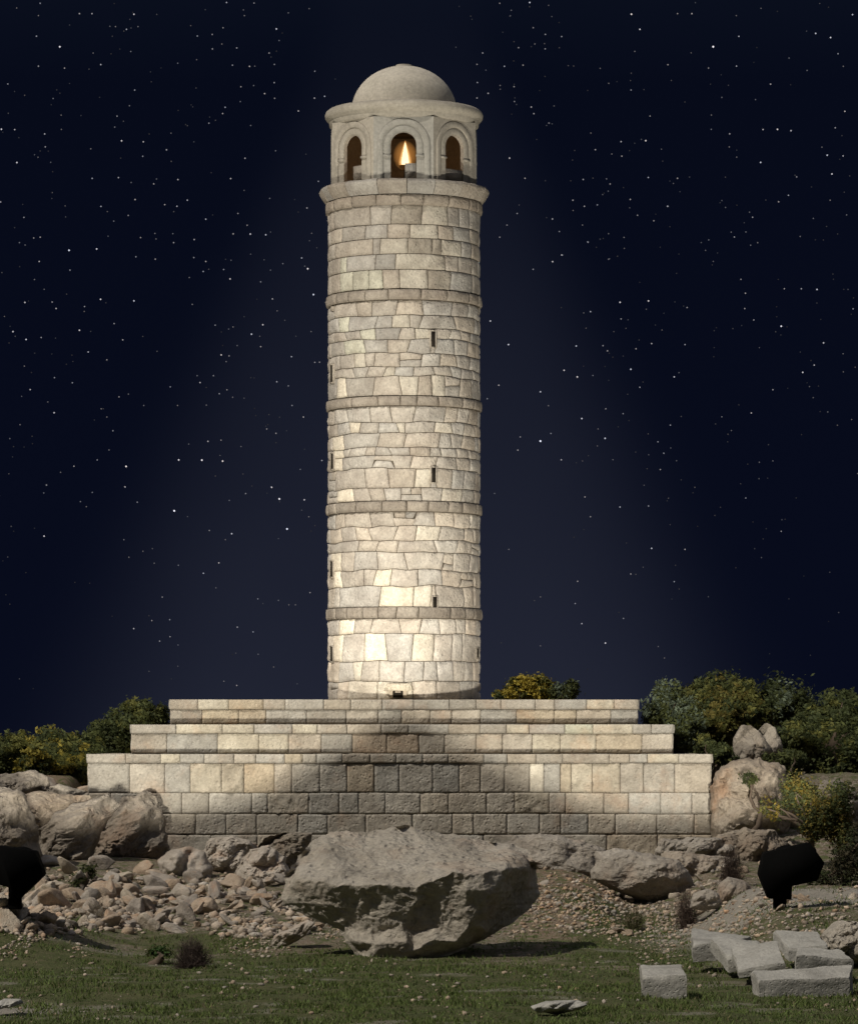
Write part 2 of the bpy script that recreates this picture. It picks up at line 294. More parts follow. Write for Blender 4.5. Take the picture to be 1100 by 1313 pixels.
def build_ground():
    xs = np.concatenate([[-2500, -1200, -600, -300, -160, -90, -60], np.arange(-42, -20, 1.2), np.arange(-20, 20.01, .2), np.arange(21, 43, 1.2), [60, 90, 160, 300, 600, 1200, 2500]])
    ds = np.concatenate([[-60, -20, 20, 45, 60], np.arange(68, 143, .2), np.arange(143, 180, .9), np.arange(182, 262, 5), [300, 360, 450, 600, 900, 1500, 2600, 4500]])
    X, Y = np.meshgrid(xs, ds - D); Z = gz(X, Y); d = Y + D
    p = np.stack([X, d, 0 * X], -1).reshape(-1, 3)
    n1 = fbm(p * .35, 31, 5).reshape(X.shape); n2 = fbm(p * 1.1, 41, 4).reshape(X.shape)
    gravel = sstep(.15, .75, sstep(111, 123, d + 5 * n1) + .55 * sstep(0, 3, X) * sstep(98, 108, d + 4 * n1) - 1.5 * sstep(4.9, 6.0, X + .8 * n1) * (1 - sstep(8.6, 10.5, X)) * sstep(106, 114, d) * (1 - sstep(126, 131, d)) + .25 * n2)
    pale = sstep(7.5, 10.5, X + .6 * n2) * sstep(111, 114, d + 1.0 * n2) * (1 - sstep(121, 125, d))
    red = sstep(3.0, 4.2, X) * (1 - sstep(6.5, 8.5, X)) * sstep(112, 118, d) + sstep(10.5, 12, -X) * sstep(133, 137, d) * .7 + .5 * sstep(2, 5, -X) * (1 - sstep(9, 11, -X)) * sstep(122, 128, d)
    patch = sstep(.35, .6, n1 * .7 + .5 * n2) * .5 + np.exp(-((X + 9.3) / 1.2) ** 2 - ((d - 90.5) / 1.6) ** 2)
    C = np.stack([gravel, np.clip(.55 * red + .25 * n1, 0, 1), np.clip(pale + patch * (1 - gravel), 0, 1)], -1)
    C = C * (1 - sstep(158, 190, d))[..., None]; mb = MB(); mb.grid(np.stack([X, Y, Z], -1), C.reshape(-1, 3))
    m, n, l, b = mat('grass_soil_and_gravel', 1.0, .1)
    a = n.new('ShaderNodeAttribute'); a.attribute_name = 'tint'; sp = n.new('ShaderNodeSeparateColor'); l.new(a.outputs['Color'], sp.inputs[0])
    tcn = n.new('ShaderNodeTexCoord')
    def noise(s, det=6, r=.65):
        t = n.new('ShaderNodeTexNoise'); t.inputs['Scale'].default_value = s; t.inputs['Detail'].default_value = det; t.inputs['Roughness'].default_value = r; l.new(tcn.outputs['Object'], t.inputs['Vector']); return t.outputs[0]
    def mix(f, c0, c1, bt='MIX'):
        t = n.new('ShaderNodeMix'); t.data_type = 'RGBA'; t.blend_type = bt
        if isinstance(f, float): t.inputs[0].default_value = f
        else: l.new(f, t.inputs[0])
        for i, v in ((6, c0), (7, c1)):
            if isinstance(v, tuple): t.inputs[i].default_value = (*v, 1)
            else: l.new(v, t.inputs[i])
        return t.outputs[2]
    def rng(f, lo, hi):
        t = n.new('ShaderNodeMapRange'); t.inputs['From Min'].default_value = lo; t.inputs['From Max'].default_value = hi; l.new(f, t.inputs[0]); return t.outputs[0]
    grass = mix(rng(noise(.8), .35, .65), (.060, .072, .028), (.10, .10, .048)); grass = mix(rng(noise(3.2), .55, .75), grass, (.13, .105, .068))
    vo = n.new('ShaderNodeTexVoronoi'); vo.inputs['Scale'].default_value = 5.0; l.new(tcn.outputs['Object'], vo.inputs['Vector'])
    gr = mix(rng(vo.outputs['Distance'], .1, .55), (.30, .26, .21), (.12, .096, .068)); gr = mix(rng(noise(1.4), .35, .7), gr, (.16, .13, .095))
    v2 = n.new('ShaderNodeTexVoronoi'); v2.inputs['Scale'].default_value = 13.0; l.new(tcn.outputs['Object'], v2.inputs['Vector'])
    gr = mix(rng(v2.outputs['Distance'], .45, .15), gr, (.33, .29, .24))
    gr = mix(sp.outputs[1], gr, mix(rng(noise(4), .3, .7), (.17, .105, .07), (.25, .18, .13)))
    gr = mix(rng(noise(2.6), .47, .60), gr, (.085, .098, .04))
    c = mix(sp.outputs[0], grass, gr); c = mix(sp.outputs[2], c, mix(rng(noise(6), .3, .7), (.20, .18, .15), (.32, .295, .25)))
    l.new(c, b.inputs['Base Color'])
    bp = n.new('ShaderNodeBump'); bp.inputs['Strength'].default_value = .9; bp.inputs['Distance'].default_value = .12; l.new(noise(7, 8, .7), bp.inputs['Height']); l.new(bp.outputs[0], b.inputs['Normal'])
    o = mb.build('ground', m, smooth=True); tag(o, kind='structure')
build_ground()

# ------------------------------------------------------------------ masonry
def stone(mb, uL, uR, zb, zt, mp, tint, gap=.013, depth=.05, rough=.03, bulge=.02, res=.11, seed=0, cham=.022):
    """one dressed stone: uL, uR = (bottom, top) positions of its sides; zb, zt = functions of u"""
    w = max(uR[0] - uL[0], uR[1] - uL[1]); h = float(zt(np.array([(uL[0] + uR[0]) / 2]))[0] - zb(np.array([(uL[0] + uR[0]) / 2]))[0])
    if w < .05 or h < .04: return
    def ax(n, e): return np.concatenate([[0], np.linspace(e, 1 - e, n), [1]])
    s = ax(max(2, int(w / res) + 1), min(.25, cham / w)); t = ax(max(2, int(h / res) + 1), min(.25, cham / h))
    S, T = np.meshgrid(s, t)
    l = uL[0] + (uL[1] - uL[0]) * T + gap / 2; r = uR[0] + (uR[1] - uR[0]) * T - gap / 2
    U = l + (r - l) * S; b = zb(U.ravel()).reshape(U.shape) + gap / 2; tp = zt(U.ravel()).reshape(U.shape) - gap / 2
    Zc = b + (tp - b) * T
    e = np.minimum(np.minimum(S, 1 - S) * w, np.minimum(T, 1 - T) * h)
    cor = (np.minimum(S, 1 - S) * w / .16).clip(0, 1) + (np.minimum(T, 1 - T) * h / .16).clip(0, 1)
    n = fbm(np.stack([U * 3.1, Zc * 3.1, np.full(U.shape, seed * 1.37)], -1).reshape(-1, 3), seed % 91, 4, gain=.6).reshape(U.shape)
    H = np.where(e <= 1e-6, -depth, bulge * sstep(0, .16, e) + rough * n - .02 * (1 - cor.clip(0, 1)))
    H = np.where(e <= 1e-6, H, np.where(H < 0, .026 * np.tanh(H / .026), H))
    P = mp(U.ravel(), Zc.ravel(), H.ravel()).reshape(*U.shape, 3)
    tt = np.array(tint) * (1 + .10 * n[..., None])
    mb.grid(P, tt)
RNDS = random.Random(21)
def base_tint(lo=.86, hi=1.08):
    k = RNDS.uniform(lo, hi); w = RNDS.uniform(-.035, .045); return (k * (1 + w), k, k * (1 - w * 1.2))
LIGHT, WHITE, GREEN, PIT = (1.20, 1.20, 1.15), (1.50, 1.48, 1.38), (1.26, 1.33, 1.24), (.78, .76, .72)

# ------------------------------------------------------------------ the lighthouse
TB = WZ(897, D - 4.4)                                                 # top of the podium
lighthouse = thing('lighthouse', (0, 0, TB), 'tall round limestone lighthouse with domed lantern room, standing on the stepped podium', 'lighthouse')
RT = 2.995
def zc(py): return WZ(py, D - RT)                         # height of a course seen at the middle of the shaft
def cyl(R):
    def f(u, z, h): th = u / R; return np.stack([(R + h) * np.sin(th), -(R + h) * np.cos(th), z], -1)
    return f
def ang(px): return math.asin(max(-1, min(1, (px - 518) / 97.2)))
SLITS = [(555, 424, 444), (555.5, 599, 618), (557, 765, 783.5), (427.2, 462, 484), (428, 577, 597), (427.2, 717, 737), (427.2, 828, 847), (611, 830, 842)]
def course_ring(mb, R, z0f, z1f, joints, lights, rough, slant, seed, split=0.0, depth=.05, tint=None, skip=(), step=.27, falloff_tint=1.0):
    th = sorted(ang(p) for p in joints); rg = random.Random(seed)
    a = th[-1]; end = th[0] + 2 * math.pi
    while end - a > step * 1.5: a += step * rg.uniform(.75, 1.3); th.append(a)
    th.append(end); sl = [rg.uniform(-slant, slant) for _ in th]; sl[-1] = sl[0]
    for i in range(len(th) - 1):
        u0, u1 = th[i] * R, th[i + 1] * R; pc = 518 + 97.2 * math.sin((th[i] + th[i + 1]) / 2)
        fr = math.cos((th[i] + th[i + 1]) / 2) > 0
        t = base_tint() if tint is None else tuple(np.array(tint) * RNDS.uniform(.9, 1.1)); rr = rough
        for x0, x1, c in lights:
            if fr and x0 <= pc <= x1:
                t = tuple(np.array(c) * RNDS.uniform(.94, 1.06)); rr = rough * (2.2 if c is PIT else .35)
        t = tuple(np.array(t) * falloff_tint)
        L0, R0 = (u0 - sl[i], u0 + sl[i]), (u1 - sl[i + 1], u1 + sl[i + 1])
        sd = seed * 50 + i
        um = (u0 + u1) / 2; zmid = (float(z0f(np.array([um]))[0]) + float(z1f(np.array([um]))[0])) / 2
        hh = float(z1f(np.array([um]))[0]) - float(z0f(np.array([um]))[0])
        if rg.random() < split and hh > .38 and not any(x0 <= pc <= x1 for x0, x1, c in lights):
            k = rg.uniform(.35, .65); amp = rg.uniform(-.12, .12)
            def zm(u, k=k, amp=amp, u0=u0, u1=u1): b = z0f(u); return b + (z1f(u) - b) * k + amp * ((u - u0) / (u1 - u0) - .5)
            stone(mb, L0, R0, z0f, zm, cyl(R), t, rough=rr, depth=depth, seed=sd)
            if rg.random() < .5 and (u1 - u0) > .7:
                m_ = u0 + (u1 - u0) * rg.uniform(.35, .65)
                stone(mb, L0, (m_, m_), zm, z1f, cyl(R), base_tint(), rough=rr, depth=depth, seed=sd + 7); stone(mb, (m_, m_), R0, zm, z1f, cyl(R), base_tint(), rough=rr, depth=depth, seed=sd + 8)
            else: stone(mb, L0, R0, zm, z1f, cyl(R), tuple(np.array(base_tint()) * falloff_tint), rough=rr, depth=depth, seed=sd + 5)
        else: stone(mb, L0, R0, z0f, z1f, cyl(R), t, rough=rr, depth=depth, seed=sd)
def wavy(z, amp, seed, R=RT):
    return lambda u: z + amp * fbm(np.stack([np.cos(u / R) * 2.6, np.sin(u / R) * 2.6, np.full(np.shape(u), seed * 3.3)], -1), seed, 2)
J = lambda s: [float(q) for q in s.split()]
# section: top row first; (y of row bottom, joints, lights)
SECT = [
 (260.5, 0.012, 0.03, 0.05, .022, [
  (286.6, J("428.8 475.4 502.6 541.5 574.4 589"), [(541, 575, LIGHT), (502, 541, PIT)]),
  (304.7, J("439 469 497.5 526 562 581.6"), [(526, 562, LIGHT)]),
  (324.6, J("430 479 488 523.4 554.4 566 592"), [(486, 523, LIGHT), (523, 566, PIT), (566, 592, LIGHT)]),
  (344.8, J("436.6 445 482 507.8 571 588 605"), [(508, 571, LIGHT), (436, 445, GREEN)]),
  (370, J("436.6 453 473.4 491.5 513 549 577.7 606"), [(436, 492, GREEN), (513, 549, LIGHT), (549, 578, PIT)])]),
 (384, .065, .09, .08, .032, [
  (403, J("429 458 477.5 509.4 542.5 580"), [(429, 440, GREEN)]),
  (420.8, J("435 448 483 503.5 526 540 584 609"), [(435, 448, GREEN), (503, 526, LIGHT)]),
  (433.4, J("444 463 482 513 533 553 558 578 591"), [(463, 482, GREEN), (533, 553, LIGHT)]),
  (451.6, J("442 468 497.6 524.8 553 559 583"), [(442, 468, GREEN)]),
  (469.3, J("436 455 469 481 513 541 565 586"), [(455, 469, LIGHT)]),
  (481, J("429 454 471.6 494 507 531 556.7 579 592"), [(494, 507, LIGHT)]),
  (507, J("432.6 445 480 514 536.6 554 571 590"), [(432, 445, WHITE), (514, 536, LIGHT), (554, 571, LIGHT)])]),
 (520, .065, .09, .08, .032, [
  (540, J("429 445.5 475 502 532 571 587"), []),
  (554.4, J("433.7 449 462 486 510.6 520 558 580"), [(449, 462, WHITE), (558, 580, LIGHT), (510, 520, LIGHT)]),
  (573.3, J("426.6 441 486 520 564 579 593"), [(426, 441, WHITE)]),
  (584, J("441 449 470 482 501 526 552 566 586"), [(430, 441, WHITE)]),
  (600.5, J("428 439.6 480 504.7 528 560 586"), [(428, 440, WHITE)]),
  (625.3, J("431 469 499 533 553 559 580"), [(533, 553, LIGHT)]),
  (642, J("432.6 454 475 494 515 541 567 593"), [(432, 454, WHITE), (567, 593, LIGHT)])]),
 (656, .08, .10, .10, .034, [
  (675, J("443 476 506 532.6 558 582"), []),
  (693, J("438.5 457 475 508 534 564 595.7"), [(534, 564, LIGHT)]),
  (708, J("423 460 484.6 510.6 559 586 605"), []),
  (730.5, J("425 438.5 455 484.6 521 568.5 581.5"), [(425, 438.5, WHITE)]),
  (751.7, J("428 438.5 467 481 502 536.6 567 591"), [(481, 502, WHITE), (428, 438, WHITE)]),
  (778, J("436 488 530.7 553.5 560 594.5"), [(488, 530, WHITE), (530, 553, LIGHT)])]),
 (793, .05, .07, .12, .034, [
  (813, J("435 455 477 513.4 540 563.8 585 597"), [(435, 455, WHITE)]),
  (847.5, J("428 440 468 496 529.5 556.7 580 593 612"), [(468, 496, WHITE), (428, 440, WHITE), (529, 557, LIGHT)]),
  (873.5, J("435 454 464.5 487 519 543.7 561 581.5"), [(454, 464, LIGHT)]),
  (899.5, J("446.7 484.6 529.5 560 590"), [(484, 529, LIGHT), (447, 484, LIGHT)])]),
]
shaft = MB(); sd = 1
shaft.lathe([(RT - .04, TB - .05), (RT - .04, zc(255))], 160, (.22, .20, .17))
for ytop, wav, slant, split, rough, rows in SECT:
    z1 = (lambda z: (lambda u: np.full(np.shape(u), z)))(zc(ytop) if ytop > 300 else zc(ytop))
    falloff_tint = {260.5: .90, 384: 1.0, 520: 1.10, 656: 1.22}.get(ytop, 1.36)  # floodlight falloff put into the stone tint: upper sections darker, lower paler
    for k, (yb, joints, lights) in enumerate(rows):
        last = k == len(rows) - 1
        zb = zc(yb) if yb < 895 else TB - .02
        z0 = (lambda z: (lambda u: np.full(np.shape(u), z)))(zb) if last else wavy(zb, wav, sd)
        course_ring(shaft, RT, z0, z1, joints, lights, rough, slant, sd, split, falloff_tint=falloff_tint); z1 = z0; sd += 1
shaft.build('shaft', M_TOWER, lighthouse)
BANDS = [(370, 384, J("421 434 449 470 499 540 572 600")), (507, 520, J("420 453 486 514 535 562 592")), (642, 656, J("434 458 491 522 549 574 592")), (778, 793, J("433 447 467 486 509 537 577 595"))]
for k, (y0, y1, joints) in enumerate(BANDS):
    mb = MB(); R = RT + .085
    mb.lathe([(RT - .08, zc(y1) + .01), (R - .07, zc(y1) + .01), (R - .07, zc(y0) - .01), (RT - .08, zc(y0) - .01)], 128, (.4, .37, .33))
    cst = lambda z: (lambda u: np.full(np.shape(u), z))
    course_ring(mb, R, cst(zc(y1)), cst(zc(y0)), joints, [], .022, .03, 300 + k, 0, depth=.16, tint=(.74, .71, .68))
    mb.build('string_course', M_TOWER, lighthouse)
# slit windows: a near-black solid painted as inner shade, with a thin stone frame
for px, y0, y1 in SLITS:
    th = ang(px); mb = MB(); cu = cyl(RT); u = th * RT
    hw, z0, z1 = (.085 if 500 < px < 600 else .14), zc(y1), zc(y0)
    def q(u0, u1, za, zb_, h0, h1, c):
        uu = np.array([u0, u1, u1, u0]); zz = np.array([za, za, zb_, zb_]); a = cu(uu, zz, np.full(4, h1)); b = cu(uu, zz, np.full(4, h0))
        mb.add(np.concatenate([b, a]), [(4, 5, 6, 7), (0, 1, 5, 4), (1, 2, 6, 5), (2, 3, 7, 6), (3, 0, 4, 7)], c)
    q(u - hw, u + hw, z0, z1, -.05, .055, (1, 1, 1))
    fr = MB(); keep = mb; mb = fr
    for a in ((u - hw - .05, u - hw, z0 - .05, z1 + .05), (u + hw, u + hw + .05, z0 - .05, z1 + .05), (u - hw, u + hw, z1, z1 + .05), (u - hw, u + hw, z0 - .05, z0)): q(*a, -.05, .075, (.9, .88, .84))
    w = keep.build('slit_window', M_DARK, lighthouse); fr.build('frame', M_TOWER, w)
# doorway at the foot, with a projecting hood stone
u0 = ang(511) * RT; cx = math.sin(ang(511)) * RT
dw = MB(); dw.box(cx, -RT - .05, TB + .30, .40, .26, .44, (1, 1, 1)); doorway = dw.build('doorway', M_DARK, lighthouse)  # solid box, its near-black colour painted as the shade within
hd = MB(); zt_, zb_ = zc(877), zc(886)
hx = 1.05 * .5
vv = [(cx - hx - .02, -RT - .42, zb_), (cx + hx + .05, -RT - .42, zb_), (cx + hx - .05, -RT - .40, zt_), (cx - hx + .1, -RT - .40, zt_), (cx - hx, -RT + .2, zb_), (cx + hx, -RT + .2, zb_), (cx + hx - .05, -RT + .2, zt_), (cx - hx + .1, -RT + .2, zt_)]
hd.add(vv, [(0, 1, 2, 3), (1, 5, 6, 2), (4, 0, 3, 7), (3, 2, 6, 7), (4, 5, 1, 0)], (1.6, 1.56, 1.42)); hd.build('hood', M_TOWER, doorway)
jm = MB()
for a, b, c_, d_ in ((-.27, .14, .30, .44), (.27, .14, .30, .44)): jm.box(cx + a, -RT - .09, TB + c_, b, .26, d_, (1.25, 1.2, 1.1), bev=.01)
jm.box(cx, -RT - .095, TB + .58, .70, .26, .12, (1.3, 1.26, 1.15), bev=.01); jm.box(cx, -RT - .20, TB + .30, .22, .05, .05, (1.1, 1.05, 1), bev=.01); jm.build('frame', M_TOWER, doorway)

# gallery corbel and the band below it
cst = lambda z: (lambda u: np.full(np.shape(u), z))
def zr(py, R): return WZ(py, D - R)
gal = MB(); ZB0, ZB1 = zr(262, 3.08), zr(247.5, 3.08)
gal.lathe([(2.9, ZB0 + .01), (3.0, ZB0 + .01), (3.0, ZB1), (2.9, ZB1)], 128, (.4, .37, .33))
course_ring(gal, 3.09, cst(ZB0), cst(ZB1), J("431 453.5 484 514.5 543 574.6 600"), [], .025, .01, 410, 0, depth=.12, tint=(.68, .64, .60))
gal.build('string_course', M_TOWER, lighthouse)
crb = MB(); Z0 = ZB1; Z1 = zr(228, 3.0); hC = Z1 - Z0
jo = sorted(ang(p) for p in J("425 431.6 452 488 522 554 585 610")); a = jo[-1]
while jo[0] + 2 * math.pi - a > .5: a += .33; jo.append(a)
jo.append(jo[0] + 2 * math.pi)
prof = [(3.02, 0), (3.12, .02), (3.25, .30), (3.36, .62), (3.385, .74), (3.34, .86), (3.22, .95), (3.0, 1.0), (2.6, 1.0)]
crb.lathe([(2.9, Z0 + .02), (3.02, Z0 + .02), (3.2, Z0 + hC * .5), (3.28, Z0 + hC * .72), (3.0, Z1 - .06), (2.5, Z1 - .05)], 128, (.4, .37, .33))
for i in range(len(jo) - 1):
    nn = 8; ths = np.linspace(jo[i] + .004, jo[i + 1] - .004, nn); pr = np.array(prof)
    P = np.zeros((len(pr), nn, 3)); t = base_tint(.70, .86)
    for k, (r, s) in enumerate(prof):
        nzv = fbm(np.stack([np.sin(ths) * 6, np.cos(ths) * 6, np.full(nn, s * 4 + i)], -1), 5, 3) * .025
        rr = r + nzv; P[k] = np.stack([rr * np.sin(ths), -rr * np.cos(ths), np.full(nn, Z0 + s * hC) + (nzv if .5 < s < 1 else 0)], -1)
    side = P.copy(); c = P.reshape(-1, 3)
    crb.grid(P, t)
    for e in (0, nn - 1):                                   # sides of each corbel stone
        A = P[:, e]; B = A.copy(); rr = np.hypot(B[:, 0], B[:, 1]); k = np.minimum(1, 2.95 / rr); B[:, 0] *= k; B[:, 1] *= k
        crb.grid(np.stack([A, B], 1) if e else np.stack([B, A], 1), t)
corbel = crb.build('gallery_corbel', M_TOWER, lighthouse)

# the octagonal lantern room
LZ0, LZ1 = zr(229, 2.82), zr(148.5, 2.82)
APO = 2.82; SIDE = APO * 2 * math.tan(math.pi / 8); TW = .17
SPR, IMP = zr(185, 2.82), zr(199, 2.82); OP = .50
lantern = MB(); moul = []; sills = []
def octp(k, s, z, h):                                       # face k, position s along it, height z, h outwards
    a = k * math.pi / 4; c, s_ = math.cos(a), math.sin(a); r = APO + h
    s = np.asarray(s, float); z = np.asarray(z, float) + 0 * s; h = np.asarray(h, float) + 0 * s; r = APO + h
    return np.stack([r * s_ + s * c, -r * c + s * s_, z], -1)
arc = np.linspace(math.pi, 0, 21)
for k in range(8):
    hs = SIDE / 2; hi = (APO - TW) * math.tan(math.pi / 8)
    t0 = np.array(base_tint(.66, .77))
    def strip(s0, z0, s1, z1, h, flip=False):
        A = octp(k, s0, z0, h); B = octp(k, s1, z1, h); P = np.stack([A, B], 0) if not flip else np.stack([B, A], 0); lantern.grid(P, t0)
    for h, w, fl in ((0, hs, False), (-TW, hi, True)):
        zz = np.linspace(LZ0, LZ1, 9)
        s_l = np.full(9, -w); s_o = np.full(9, -OP)
        # jambs up to the springing, then the head over the arch
        zj = np.linspace(LZ0, SPR, 6)
        strip(np.full(6, -OP), zj, np.full(6, -w), zj, h, not fl); strip(np.full(6, OP), zj, np.full(6, w), zj, h, fl)
        xa = np.concatenate([[-w], OP * np.cos(arc), [w]]); za = np.concatenate([[SPR], SPR + OP * np.sin(arc), [SPR]])
        xt = np.concatenate([[-w], np.linspace(-w, w, 21), [w]]); zt2 = np.full(23, LZ1)
        strip(xa, za, xt, zt2, h, fl)
        if k in (3, 4, 5) and h: strip(np.array([-OP - .01, OP + .01]), np.full(2, LZ0), np.array([-OP - .01, OP + .01]), np.full(2, SPR + OP + .02), h + .03, True)
    # the reveal of the opening
    xo = np.concatenate([[-OP], OP * np.cos(arc), [OP]]); zo = np.concatenate([[LZ0], SPR + OP * np.sin(arc), [LZ0]])
    A = octp(k, xo, zo, 0); B = octp(k, xo, zo, -TW); lantern.grid(np.stack([B, A], 0), t0)
    # archivolt mouldings
    mm = MB(); tm = t0 * 1.0
    def ring(r0, r1, h, zbot, ch=.02):
        aa = np.linspace(math.pi, 0, 31)
        xo_ = np.concatenate([[-1], np.cos(aa), [1]]); zo_ = np.concatenate([[0], np.sin(aa), [0]]); down = np.concatenate([[zbot], SPR + 0 * aa, [zbot]])
        prof_ = [(r0, -.02), (r0, h - ch), (r0 + ch, h), (r1 - ch, h), (r1, h - ch), (r1, -.02)]
        P = np.stack([octp(k, xo_ * r, down + zo_ * r, hh) for r, hh in prof_], 0); mm.grid(P, tm)
    ring(OP + .02, .755, .030, IMP + .04); ring(.80, 1.03, .05, LZ0 + .0)
    for sg in (-1, 1):
        for (s0, s1, za_, zb2, h) in ((OP - .015, .80, IMP - .045, IMP + .04, .065),):
            ss = np.array([s0, s1, s1, s0]) * sg; zz = np.array([za_, za_, zb2, zb2])
            a = octp(k, ss, zz, h); b = octp(k, ss, zz, -.02)
            mm.add(np.concatenate([b, a]), [(4, 5, 6, 7), (0, 1, 5, 4), (1, 2, 6, 5), (2, 3, 7, 6), (3, 0, 4, 7)], tm)
    moul.append(mm)
    if k in (0, 7, 1):                                   # parapet stones left standing in some openings
        sl = MB(); x0, x1 = {0: (.06, OP - .02), 7: (-.02, OP - .02), 1: (-OP + .02, OP - .02)}[k]; zz0, zz1 = LZ0, LZ0 + (.62 if k != 1 else .50)
        ss = np.array([x0, x1, x1, x0]); zz = np.array([zz0, zz0, zz1, zz1]); a = octp(k, ss, zz, -.05); b = octp(k, ss, zz, -TW + .03)
        sl.add(np.concatenate([b, a]), [(4, 5, 6, 7), (0, 1, 5, 4), (1, 2, 6, 5), (2, 3, 7, 6), (3, 0, 4, 7)], t0 * .9); sills.append(sl)
lantern.lathe([(2.95, LZ0 + .02), (.01, LZ0 + .03)], 48, (.9, .88, .85))
room = lantern.build('lantern_room', M_DRESSED, lighthouse)
for mm in moul: mm.build('arch_moulding', M_DRESSED, room)
for sl in sills: sl.build('parapet_stone', M_TOWER, room)
cor = MB(); c0 = LZ1 - .02
cp = [(2.5, c0), (2.90, c0), (2.96, c0 + .05), (2.97, c0 + .20), (3.0, c0 + .25), (3.06, c0 + .28), (3.12, c0 + .36), (3.14, c0 + .47), (3.10, c0 + .58), (3.0, c0 + .66), (2.5, c0 + .72), (2.0, c0 + .76)]
cor.lathe(cp, 128, (.82, .80, .77)); cor.build('cornice', M_DRESSED, lighthouse, smooth=False)
DB = WZ(134.5, D - 1.9); DT = WZ(84, D); dm = MB()
pr = [(2.16, DB - .12), (2.16, DB + .02), (2.10, DB + .04)] + [(2.09 * math.cos(a) ** .98, DB + .04 + (DT - DB - .06) * math.sin(a)) for a in np.linspace(0.02, math.pi / 2 - .14, 26)] + [(.02, DT - .04)]
dm.lathe(pr, 96, (1.22, 1.20, 1.16)); dome = dm.build('dome', M_DRESSED, lighthouse, smooth=True)
cap = MB(); cap.lathe([(.33, DT - .10), (.33, DT + .01), (.30, DT + .03), (.02, DT + .035)], 40, (.95, .93, .9)); cap.build('cap', M_DRESSED, dome)

# the fire inside the lantern
FY = -1.75; FX, FZ = W(519.5, 211, D + FY).x, WZ(211, D + FY)
bz = thing('fire_stand', (FX, FY, LZ0 + .03), 'dark iron fire stand carrying the flame inside the lantern room', 'fire stand')
b1 = MB(); b1.lathe([(.32, LZ0 + .03), (.32, LZ0 + .07), (.06, LZ0 + .10), (.05, FZ - .22)], 24, x=FX, y=FY); b1.build('pedestal', M_IRON, bz)
b2 = MB(); b2.lathe([(.05, FZ - .22), (.20, FZ - .14), (.24, FZ - .02), (.22, FZ - .02), (.16, FZ - .06), (.01, FZ - .07)], 24, x=FX, y=FY); b2.build('bowl', M_IRON, bz)
FPR = [(.10, -.06), (.175, .02), (.185, .12), (.165, .28), (.125, .46), (.08, .64), (.04, .79), (.005, .90)]
def glow_mat(name, c, st, op):
    m = emit_mat(name, c, st, light=False); n = m.node_tree.nodes; l = m.node_tree.links; t = n.new('ShaderNodeBsdfTransparent'); x = n.new('ShaderNodeMixShader'); x.inputs[0].default_value = op
    e = [q for q in n if q.type == 'EMISSION'][0]; o = [q for q in n if q.type == 'OUTPUT_MATERIAL'][0]; l.new(t.outputs[0], x.inputs[1]); l.new(e.outputs[0], x.inputs[2]); l.new(x.outputs[0], o.inputs[0]); return m
fl = MB(); fl.lathe([(max(.01, r * 1.35), FZ - .02 + z * 1.08) for r, z in FPR], 28, x=FX, y=FY)
fo = fl.build('flame', glow_mat('flame_envelope', (1.0, .50, .16), 1.0, .30), base=(FX, FY, FZ - .06), smooth=True)
tag(fo, 'bright pointed flame burning in the middle arch of the lantern room', 'flame')
for nm, k, c, st, op in (('mantle', 1.08, (1.0, .62, .25), 1.3, .5), ('core', .78, (1.0, .80, .50), 4.5, 1.0)):
    q = MB(); q.lathe([(max(.004, r * k), FZ + z * (.9 + .1 * k)) for r, z in FPR], 28, x=FX, y=FY); q.build(nm, glow_mat('flame_' + nm, c, st, op), fo, smooth=True)
for k in range(5):
    q = MB(); rr = .24 + .055 * k; q.lathe([(max(.004, rr * math.sin(a_)), FZ + .36 - rr * 1.25 * math.cos(a_)) for a_ in np.linspace(0, math.pi, 15)], 28, x=FX, y=FY); q.build('halo_shell', glow_mat('flame_halo', (1.0, .42, .10), .8, .055), fo, smooth=True)  # soft halo round the flame, painted as nested faint emissive shells
pl = bpy.data.lights.new('flame_light', 'POINT'); plo = bpy.data.objects.new('flame_light', pl); COL.objects.link(plo)
pl.energy = 28; pl.color = (1.0, .45, .14); pl.shadow_soft_size = .12; plo.location = (FX, .55, FZ + .3); plo.parent = fo; plo.location = (0, .36, .62)

